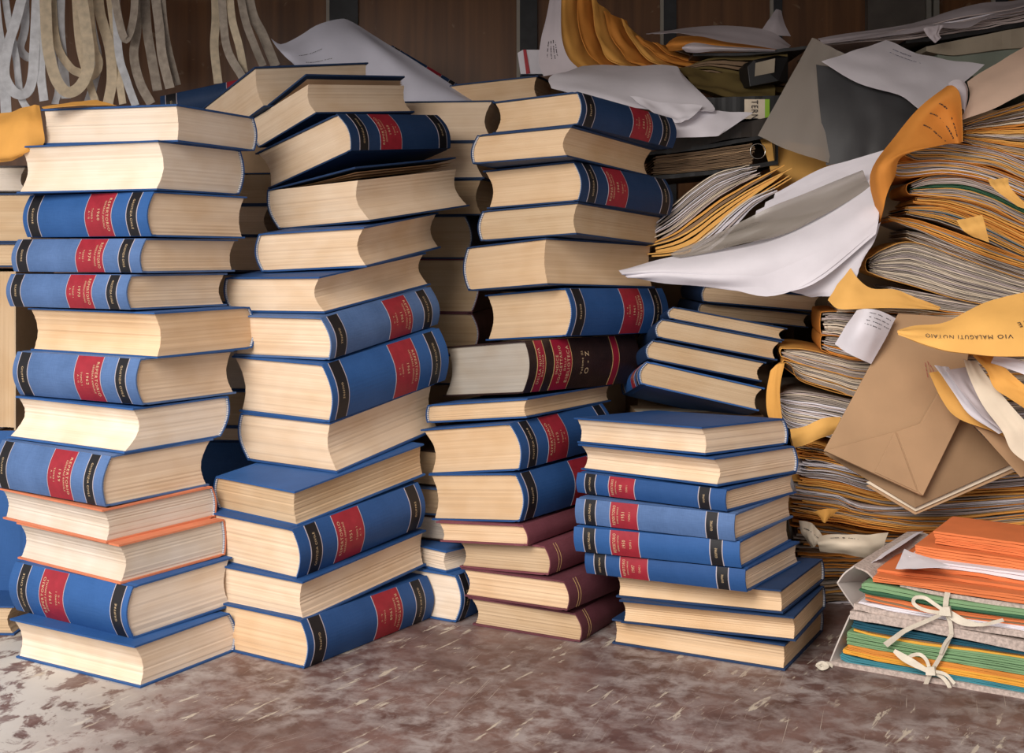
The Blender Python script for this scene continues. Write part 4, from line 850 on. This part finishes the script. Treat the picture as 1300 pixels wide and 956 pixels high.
# white sheets between the third stack and the binders
one('white_sheet','broad white sheet draped behind the shaded blue topmost spine','paper',[[(739,84,2.78),(800,83,2.78),(852,83,2.77),(863,90,2.76)],[(716,92,2.68),(780,100,2.67),(850,108,2.66),(886,114,2.66)],[(697,99,2.63),(760,116,2.61),(838,134,2.60),(908,139,2.60)],[(700,112,2.60),(770,130,2.585),(846,142,2.58),(888,141,2.585)]],'white',ripple=.004)
one('white_sheet','pleated white sheet end poking out above the shaded blue topmost spine','paper',[[(800,122,2.60),(845,130,2.59),(892,134,2.59)],[(820,138,2.575),(852,146,2.57),(884,144,2.57)],[(846,150,2.56),(860,156,2.56),(874,152,2.56)]],'white',ripple=.004)
one('white_sheet','white sheet lying over the black binders beneath the draped one','paper',[[(850,150,2.60),(892,140,2.61),(925,142,2.62),(956,143,2.63)],[(850,160,2.585),(890,156,2.59),(920,157,2.60),(940,154,2.61)],[(852,175,2.58),(885,174,2.58),(908,173,2.58),(913,172,2.585)]],'white',ripple=.002)
# curled sheet behind the wavy stack
cs,SC2=one('curled_white_sheet','large curled bluish white sheet rising behind the wavy stack','paper',
  [[(344,49,2.85),(357,57,2.85),(380,46,2.88),(403,31,2.91),(429,24,2.94),(445,27,2.95),(478,47,2.93),(508,66,2.91),(556,97,2.88),(604,128,2.86)],
   [(356,66,2.83),(370,70,2.83),(392,68,2.85),(416,60,2.86),(440,56,2.87),(462,60,2.87),(488,76,2.85),(514,92,2.83),(556,116,2.82),(600,131,2.82)],
   [(376,84,2.82),(392,100,2.82),(412,118,2.82),(436,134,2.82),(458,146,2.81),(480,154,2.81),(506,158,2.80),(530,156,2.79),(562,147,2.79),(594,135,2.80)]],paper('bluish',(.62,.62,.72)),ripple=.003)
scribble(cs,SC2,[(.16,.52,.30,.50,.0007),(.18,.64,.34,.62,.0007)])
# fan of orange files
of=empty('orange_file_fan','large fan of orange file folders curving up toward the cabinet','file bundle')
cv=[[(712,-30),(711,20),(713,52),(722,74),(736,87)],[(735,-30),(733,15),(738,48),(748,70),(764,86)],[(750,-6),(754,28),(762,56),(774,76),(792,86)],[(766,14),(773,36),(783,58),(797,76),(818,85)],[(788,24),(797,42),(809,60),(824,76),(846,85)],[(806,46),(818,58),(832,69),(850,78),(880,86)],[(828,54),(842,64),(858,72),(880,78),(912,84)],[(846,58),(864,67),(884,74),(908,80),(945,86)]]
cm=['manila','orange','manila','orange','manila','orange','orange','dun']
for i,c in enumerate(cv):
    nx=cv[i+1] if i+1<len(cv) else [(x+24,y+4) for x,y in c]
    rows=[[(x,y,2.80+.012*i) for x,y in c],[((x*.6+x2*.4)+3,(y+y2)/2,2.815+.012*i) for (x,y),(x2,y2) in zip(c,nx)],[(x2+8,y2+2,2.86+.012*i) for x2,y2 in nx]]
    sheet('file_folder',rows,P[cm[i]],of,th=.002,ripple=.006,seed=i+1)
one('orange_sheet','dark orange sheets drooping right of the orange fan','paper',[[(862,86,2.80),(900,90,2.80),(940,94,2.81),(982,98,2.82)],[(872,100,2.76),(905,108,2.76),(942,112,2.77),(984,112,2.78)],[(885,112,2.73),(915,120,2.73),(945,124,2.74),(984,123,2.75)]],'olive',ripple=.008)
ls,SLs=one('white_sheet','tall white printed sheet standing against the orange file fan','paper',[[(703,-30,2.84),(713,-30,2.80)],[(694,20,2.82),(712,20,2.79)],[(687,50,2.80),(714,52,2.78)],[(684,78,2.78),(722,74,2.775)],[(690,97,2.77),(736,88,2.77)]],'lilac',nu=10,nv=26)
scribble(ls,SLs,[(.36,.52,.30,.72,.001),(.48,.50,.44,.74,.001),(.58,.50,.56,.74,.001),(.68,.52,.66,.70,.001)])
wb=empty('white_packet','white packet with a red stripe beside the tall white sheet','packet')
flat_poly('packet_body',[(657,67,2.88),(664,63,2.88),(688,63,2.88),(690,94,2.88),(661,94,2.88)],P['white'],wb,.03,-.03)
flat_poly('red_stripe',[(664,63,2.878),(668,63,2.878),(673,93,2.878),(668,94,2.878)],mat('red_print',(.40,.02,.03),.5),wb,.0005)
one('white_sheet','long curled white sheet over the orange roll near the cabinet','paper',[[(820,43,2.90),(850,39,2.92),(880,34,2.94),(930,33,2.95),(975,39,2.94),(1004,58,2.92)],[(836,43,2.88),(862,42,2.87),(886,46,2.86),(925,54,2.86),(965,62,2.86),(1000,62,2.86)]],'lilac',ripple=.002)
one('orange_roll','orange folder rolled round white papers beneath the long curled sheet','folder',[[(850,52,2.84),(864,46,2.85),(886,46,2.86),(930,54,2.87),(986,62,2.88)],[(846,58,2.82),(858,54,2.80),(884,53,2.79),(930,58,2.80),(986,63,2.82)],[(850,65,2.83),(862,64,2.81),(886,62,2.80),(930,62,2.81),(986,65,2.83)]],'orange',ripple=.002)
one('white_roll','rolled white papers inside the orange roll','paper',[[(870,57,2.785),(884,54,2.78),(910,58,2.785),(984,63,2.80)],[(866,61,2.775),(880,60,2.765),(908,61,2.77),(984,64,2.79)],[(871,66,2.785),(886,67,2.775),(910,65,2.78),(984,66,2.80)]],'lilac',ripple=.001)
bd=Plane((.3,2.80,0),0)
r=empty('flat_board','thin dark board under the orange roll, reaching toward the grey sleeve','board'); strata('board_panel',bd,[(880,68,71),(950,66,70),(1026,58,62)],1,['charcoal'],.25,0,r,7,fill=1,endj=0,frontj=0)
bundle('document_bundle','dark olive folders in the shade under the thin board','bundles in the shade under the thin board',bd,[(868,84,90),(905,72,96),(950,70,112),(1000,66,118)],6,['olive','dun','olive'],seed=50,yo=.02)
one('white_sheet','small pointed white sheet standing against the cabinet','paper',[[(985,12,3.05),(988,12,3.05),(992,14,3.05)],[(974,28,3.02),(985,28,3.01),(996,30,3.02)],[(962,45,3.0),(984,45,2.99),(1004,46,3.0)]],'lilac')
# archive boxes at the top beside the frame edge
F5=Plane((.85,2.80,0),0)
r=empty('archive_box','beige archive box lying aslant beneath the loose white sheets','box'); strata('box_body',F5,[(1176,59,65),(1210,52,70),(1260,42,64),(1300,34,60),(1360,22,54)],1,['beige'],.3,0,r,8,fill=1,endj=0,frontj=0)
strata('box_lid',F5,[(1150,47,55),(1200,40,50),(1260,30,40),(1300,27,33),(1360,16,21)],1,['black'],.3,-.004,r,9,fill=1,endj=0,frontj=0)
r=empty('archive_box','sage green archive box under the beige one, mostly behind paper','box'); strata('box_body',F5,[(1190,67,78),(1230,68,95),(1300,61,120),(1360,56,130)],1,['sage'],.3,.01,r,10,fill=1,endj=0,frontj=0)
bundle('document_bundle','grey crumpled sheets spilling over the beige archive box','sheets piled on the archive boxes',F5,[(1045,52,57),(1100,46,53),(1152,36,50),(1200,26,44),(1260,14,34),(1300,8,28),(1360,-6,14)],9,['mauve','grey','mauve','white'],seed=51,yo=-.012,wav=.004,endj=.03)
one('white_sheet','long white sheet topping the pile on the archive boxes','paper',[[(1038,49,2.84),(1090,42,2.85),(1150,30,2.86),(1200,16,2.87),(1250,3,2.88),(1290,2,2.90),(1350,-10,2.9)],[(1044,56,2.775),(1095,50,2.77),(1150,42,2.765),(1185,36,2.76),(1226,35,2.755),(1260,22,2.75),(1350,5,2.75)]],'lilac',ripple=.006)
one('torn_paper','torn white scrap hanging from the pile on the archive boxes','paper',[[(1172,36,2.74),(1190,32,2.74),(1198,33,2.74)],[(1176,44,2.735),(1186,44,2.73),(1192,42,2.735)],[(1186,54,2.73),(1188,54,2.73),(1195,48,2.73)]],'lilac',ripple=.004)
# envelope and slip beside the straps
one('orange_envelope','glossy orange envelope drooping beside the topmost strap-side book','envelope',[[(-22,148,2.32),(10,142,2.28),(36,135,2.26),(50,134,2.26)],[(-22,165,2.27),(8,160,2.23),(34,155,2.215),(54,158,2.22)],[(-22,190,2.26),(2,194,2.225),(26,190,2.21),(56,182,2.22)],[(-22,204,2.27),(4,206,2.24),(22,201,2.225),(40,190,2.23)]],'manila',ripple=.004)
one('orange_slip','small folded orange slip lying on the topmost strap-side book','paper',[[(53,136,2.19),(90,130,2.20),(123,127,2.21)],[(55,138,2.17),(100,134,2.17),(148,134,2.18)]],'manila',ripple=.001)
one('torn_slip','torn cream paper slip between the pages of the lower orange book','paper',[[(244,664,2.275),(262,661,2.27),(281,660,2.285)],[(241,673,2.262),(262,674,2.262),(283,667,2.28)]],'cream')
one('orange_slip','ragged orange paper edge between the two lowest maroon books','paper',[[(596,757,2.325),(640,762,2.285),(690,768,2.235),(712,772,2.215)],[(597,760,2.322),(640,766,2.282),(690,772,2.232),(708,775,2.215)]],'orange',ripple=.002)

# ------------------------------------------------------------------ tied folios
F1=Plane((.526,2.076,0),32)
GT='grey board folios tied with tape'
def foliolayers(parent,rows):
    for i,(nm,pts,n,ms,yo) in enumerate(rows):
        strata(nm,F1,pts,n,ms,.24-yo,yo,parent,60+i,fill=.86,endj=.004,frontj=.004,wav=.0008)
lo=empty('document_folio','lower grey board folio of green, blue and yellow papers, tied with tape','folio',GT)
strata('base_board',F1,[(1053,839,845),(1110,848,855),(1169,858,865),(1250,872,880),(1360,893,902)],1,['board'],.25,0,lo,1,fill=1,endj=0,frontj=0,wav=0)
strata('lid_board',F1,[(1079,776,786),(1110,780,791),(1169,790,801),(1250,805,817),(1360,826,840)],1,['board'],.25,0,lo,2,fill=1,endj=0,frontj=0,wav=.001)
sheet('side_flap',[[F for F in ((1053,842,2.076),(1064,815,2.075),(1079,781,2.072))],[(1077,843,2.10),(1082,815,2.12),(1104,783,2.13)]],P['lining'],lo,th=.0025,ripple=0)
foliolayers(lo,[('coloured_sheets',[(1066,829,838),(1090,836,847),(1169,850,858),(1250,864,872),(1360,885,893)],4,['teal','petrol','teal'],.004),
 ('coloured_sheets',[(1068,824,829),(1110,833,839),(1169,843,850),(1250,856,864),(1360,876,885)],3,['gold','yellow','gold'],.002),
 ('coloured_sheets',[(1074,818,824),(1110,825,833),(1169,835,843),(1250,849,856),(1360,868,876)],3,['rust','orange'],.004),
 ('coloured_sheets',[(1073,801,818),(1110,808,825),(1169,819,835),(1250,829,849),(1360,846,868)],9,['green'],.003),
 ('coloured_sheets',[(1084,797,801),(1110,803,808),(1169,813,819),(1250,824,829),(1360,841,846)],2,['gold','dun'],.006),
 ('coloured_sheets',[(1081,787,796),(1110,794,803),(1169,804,812),(1250,819,824),(1360,834,840)],3,['petrol','darkgreen','petrol'],.004)])
up=empty('document_folio','upper grey board folio overflowing with rust orange folders','folio',GT)
strata('base_board',F1,[(1084,766,774),(1130,777,783),(1200,788,795),(1300,802,810),(1360,812,820)],1,['board'],.25,.003,up,3,fill=1,endj=0,frontj=0,wav=.001)
sheet('side_flap',[[(1085,772,2.07),(1075,758,2.07),(1063,740,2.072)],[(1106,766,2.11),(1100,750,2.12),(1094,737,2.13)]],P['lining'],up,th=.0025,ripple=0)
sheet('side_flap',[[(1063,740,2.072),(1072,728,2.07),(1084,719,2.07)],[(1094,738,2.13),(1104,731,2.12),(1114,727,2.11)]],P['lining'],up,th=.0025,ripple=0)
sheet('lid_board',[[(1083,719,2.075),(1100,726,2.06),(1112,738,2.05)],[(1118,697,2.19),(1135,700,2.18),(1146,706,2.17)],[(1152,676,2.30),(1168,676,2.30),(1180,680,2.29)]],P['board'],up,th=.003,ripple=0)
foliolayers(up,[('coloured_sheets',[(1088,764,769),(1130,771,779),(1200,783,789),(1300,796,803),(1360,806,813)],3,['green','white','green'],.006),
 ('coloured_sheets',[(1096,751,762),(1130,758,770),(1200,773,783),(1300,786,796),(1360,796,806)],4,['rust','dun','rust'],.008),
 ('coloured_sheets',[(1091,741,751),(1105,740,756),(1150,749,763),(1200,760,773),(1300,774,787),(1360,782,796)],4,['green','darkgreen','green'],.0),
 ('board_edge',[(1140,741,745),(1200,752,758),(1300,767,774),(1360,774,781)],1,['board'],.006),
 ('rust_folders',[(1107,731,739),(1150,738,744),(1200,743,752),(1300,756,767),(1360,762,773)],3,['rust'],.0),
 ('rust_folders',[(1112,722,731),(1150,727,737),(1200,732,743),(1300,746,756),(1360,752,762)],3,['rust'],.03),
 ('rust_folders',[(1153,706,720),(1180,712,726),(1240,720,732),(1300,728,744),(1360,736,751)],3,['rust','white','rust'],.055),
 ('rust_folders',[(1160,692,704),(1200,698,712),(1260,706,720),(1300,712,727),(1360,720,735)],4,['rust'],.075),
 ('rust_folders',[(1185,674,690),(1230,680,697),(1290,688,706),(1360,697,718)],6,['rust'],.10)])
sheet('white_paper',[[(1137,722,2.015),(1160,722,1.99),(1206,719,1.955)],[(1148,697,2.11),(1160,702,2.08),(1180,708,2.05)]],P['white'],up,ripple=.001)
sheet('white_paper',[[(1103,716,2.10),(1120,708,2.10)],[(1130,696,2.19),(1148,690,2.18)],[(1160,678,2.28),(1172,674,2.28)]],P['white'],up,ripple=.001)
TAPE=mat('cotton_tape',(.66,.60,.50),.85,.15,.08,80,.3,900)
def fy(px,py,d=.004):   # just in front of the folios' front faces
    u,z=F1.hit(px,py,-d); p=F1.w(u,z,-d); return (px,py,p.y)
def tape(pts,w,parent,d=.004,name='tie_tape'):
    return ribbon(name,[fy(x,y,d+(q[0] if q else 0)) for x,y,*q in pts],w,TAPE,parent)
tape([(1203,752),(1201,762),(1200,776)],.0085,up)
tape([(1200,776),(1188,768),(1174,759),(1162,759),(1160,766),(1170,773),(1186,777),(1199,778)],.0058,up,.008)
tape([(1198,779),(1175,789),(1150,800),(1136,810),(1124,819)],lambda t:.005+.005*t,up,.010)
tape([(1203,778),(1222,789),(1245,793),(1262,790),(1274,787)],lambda t:.011*math.sin(min(1,t*1.4+.35)*math.pi*.9)+.002,up,.008)
tape([(1200,776),(1206,790),(1208,806)],.0065,up,.006)
sheet('tape_knot',[[fy(1194,771,.012),fy(1206,770,.014)],[fy(1193,781,.014),fy(1208,782,.014)]],TAPE,up,th=.006,ripple=0)
tape([(1207,806),(1198,826),(1190,840),(1182,853)],.0065,lo,.006)
tape([(1209,806),(1200,816),(1194,830)],.005,lo,.010)
tape([(1181,852),(1176,838),(1168,831),(1158,832),(1152,836)],.0055,lo,.009)
tape([(1180,853),(1160,842),(1146,834),(1135,826)],lambda t:.006+.006*math.sin(t*math.pi),lo,.012)
tape([(1183,853),(1194,858),(1202,866),(1206,874)],.006,lo,.008)
tape([(1182,853),(1178,862),(1174,872)],.007,lo,.010)
tape([(1184,852),(1200,856),(1212,868)],.005,lo,.012)
sheet('tape_knot',[[fy(1176,847,.012),fy(1187,846,.014)],[fy(1176,857,.014),fy(1188,857,.014)]],TAPE,lo,th=.006,ripple=0)
r=empty('cotton_tape_scrap','small knotted scrap of white tape on the counter beside the lower folio','tape')
for q in ([(1036,845,2.068),(1044,841,2.06),(1050,846,2.05),(1043,849,2.045),(1037,844,2.06)],[(1043,846,2.05),(1050,842,2.06),(1057,846,2.06)]): ribbon('tape_loop',q,.006,TAPE,r,axis=(0,-.6,.8))

# ------------------------------------------------------------------ straps hanging from a rail
GS='cotton straps hanging from the rail'
WEB={'w':mat('webbing_white',(.74,.76,.80),.9,.1,.14,60,.5,700),'b':mat('webbing_beige',(.74,.62,.45),.9,.1,.16,60,.5,700),'g':mat('webbing_grey',(.42,.36,.30),.95,.1,.22,60,.6,500)}
V=[];Fc=[]; a0=at(-90,-48,2.98)
v,f=box_vf(-1.55,-.45,2.97,2.99,a0.z,a0.z+.02)
rail=meshobj('strap_rail',v,f,mat('steel_rail',(.2,.2,.2),.4,.5,metal=1)); tag(rail,'dark steel rail from which the cotton straps hang','rail')
T0=-44
st=[('w',.024,[(38,T0),(22,20),(10,60),(6,95),(18,117),(33,118),(41,100),(44,60),(49,T0)],'bluish white loop, second nearest the edge among the hanging straps'),
 ('b',.026,[(57,T0),(58,10),(61,60),(71,100),(86,117),(103,108),(113,80),(109,35),(97,T0)],'wide beige loop hanging foremost over the bluish straps'),
 ('b',.020,[(66,T0),(68,20),(74,60),(88,84),(100,92),(118,96),(126,80),(118,50),(110,T0)],'smaller beige loop inside the wide beige loop'),
 ('w',.022,[(78,T0),(76,30),(80,80),(84,125)],'bluish strap hanging straight behind the wide beige loop'),
 ('w',.020,[(30,T0),(32,30),(26,62),(40,72),(46,40),(44,T0)],'bluish white strap twisted high near the edge'),
 ('w',.022,[(52,T0),(54,40),(52,90),(56,128)],'white strap falling straight to the topmost book beside the first loop'),
 ('w',.024,[(-10,T0),(-4,30),(4,80),(8,145)],'white strap hanging outermost beside the edge'),
 ('w',.018,[(2,T0),(10,20),(20,70),(26,120),(36,140)],'thin white strap slanting beside the outermost one'),
 ('b',.024,[(124,T0),(126,10),(139,60),(142,100),(137,132)],'beige strap hanging straight, next to the grey frayed ones'),
 ('w',.020,[(108,T0),(116,30),(124,75),(118,110),(112,130)],'pale strap behind the straight beige one'),
 ('g',.020,[(140,T0),(150,20),(160,50),(170,20),(172,T0)],'short grey-brown loop high among the frayed straps'),
 ('w',.018,[(146,T0),(150,60),(160,100),(172,134)],'pale grey strap slanting below the short brown loop'),
 ('b',.018,[(134,T0),(145,40),(150,90),(156,132)],'beige strap slanting just beside the straight beige one'),
 ('g',.022,[(168,T0),(174,30),(170,70),(178,105),(192,132)],'frayed grey strap, first of the frayed ones'),
 ('g',.022,[(182,T0),(186,30),(192,70),(200,115)],'frayed grey strap in the middle of the frayed group'),
 ('g',.024,[(192,T0),(202,30),(206,70),(216,112)],'frayed grey strap with fuzzy edges, last of the dense group'),
 ('g',.014,[(204,T0),(208,20),(214,60),(226,108)],'thin dark frayed strap closest to bare veneer'),
 ('b',.018,[(94,T0),(100,50),(112,100),(122,132)],'beige strap crossing behind the loops'),
 ('w',.018,[(60,T0),(66,60),(74,110),(70,132)],'white strap behind the left limb of the wide beige loop'),
 ('b',.020,[(272,T0),(274,20),(272,60),(277,106)],'straight strap of the separate group over bare veneer'),
 ('g',.020,[(280,T0),(284,30),(290,66),(308,98)],'greyish strap crossing in the separate group over bare veneer'),
 ('b',.018,[(289,T0),(294,20),(304,60),(310,92)],'beige strap in the middle of the separate group'),
 ('g',.018,[(300,T0),(310,20),(324,60),(334,84)],'brownish strap slanting away in the separate group'),
 ('g',.024,[(310,T0),(320,15),(334,45),(350,84)],'widest strap slanting outermost in the separate group')]
for i,(c,w_,pts,lab) in enumerate(st):
    Y=2.955+.012*(i%5)-.03*(i==1)
    o=ribbon('cotton_strap',[(x,y,Y+.01*math.sin(j*1.3+i)) for j,(x,y) in enumerate(pts)],w_,WEB[c],None,th=.002,axis=(.25*math.sin(i*2.4),-1,0)); tag(o,lab,'strap',GS)

# ------------------------------------------------------------------ plain cartons that carry the rear piles
def carton(x0,x1,y0,y1,h,label):
    r=empty('cardboard_box',label,'box','cartons under the rear piles')
    v,f=box_vf(x0,x1,y0,y1,0,h); meshobj('box_body',v,f,P['carton'],r)
    v,f=box_vf(x0+.002,x1-.002,y0+(y1-y0)/2-.02,y0+(y1-y0)/2+.02,h,h+.0006); meshobj('packing_tape',v,f,P['beige'],r)
carton(-.31,-.07,2.735,3.02,.394,'brown carton hidden beneath the maroon-backed books')
carton(.25,.50,2.49,2.655,.36,'brown carton in the dark beneath the sloping books')
carton(.27,.55,2.69,2.98,.53,'brown carton hidden beneath the pages under the crumpled white papers')
carton(-.84,-.46,2.98,3.25,.985,'tall carton hidden beneath the shaded blue book nearest the straps')
carton(-.25,.17,3.06,3.36,1.07,'tall carton hidden behind the third stack beneath the striped packet')
carton(.20,.62,2.99,3.36,.80,'tall carton hidden beneath the orange file fan and binders')
carton(.72,1.35,2.78,3.20,1.0,'tall carton hidden beneath the archive boxes')
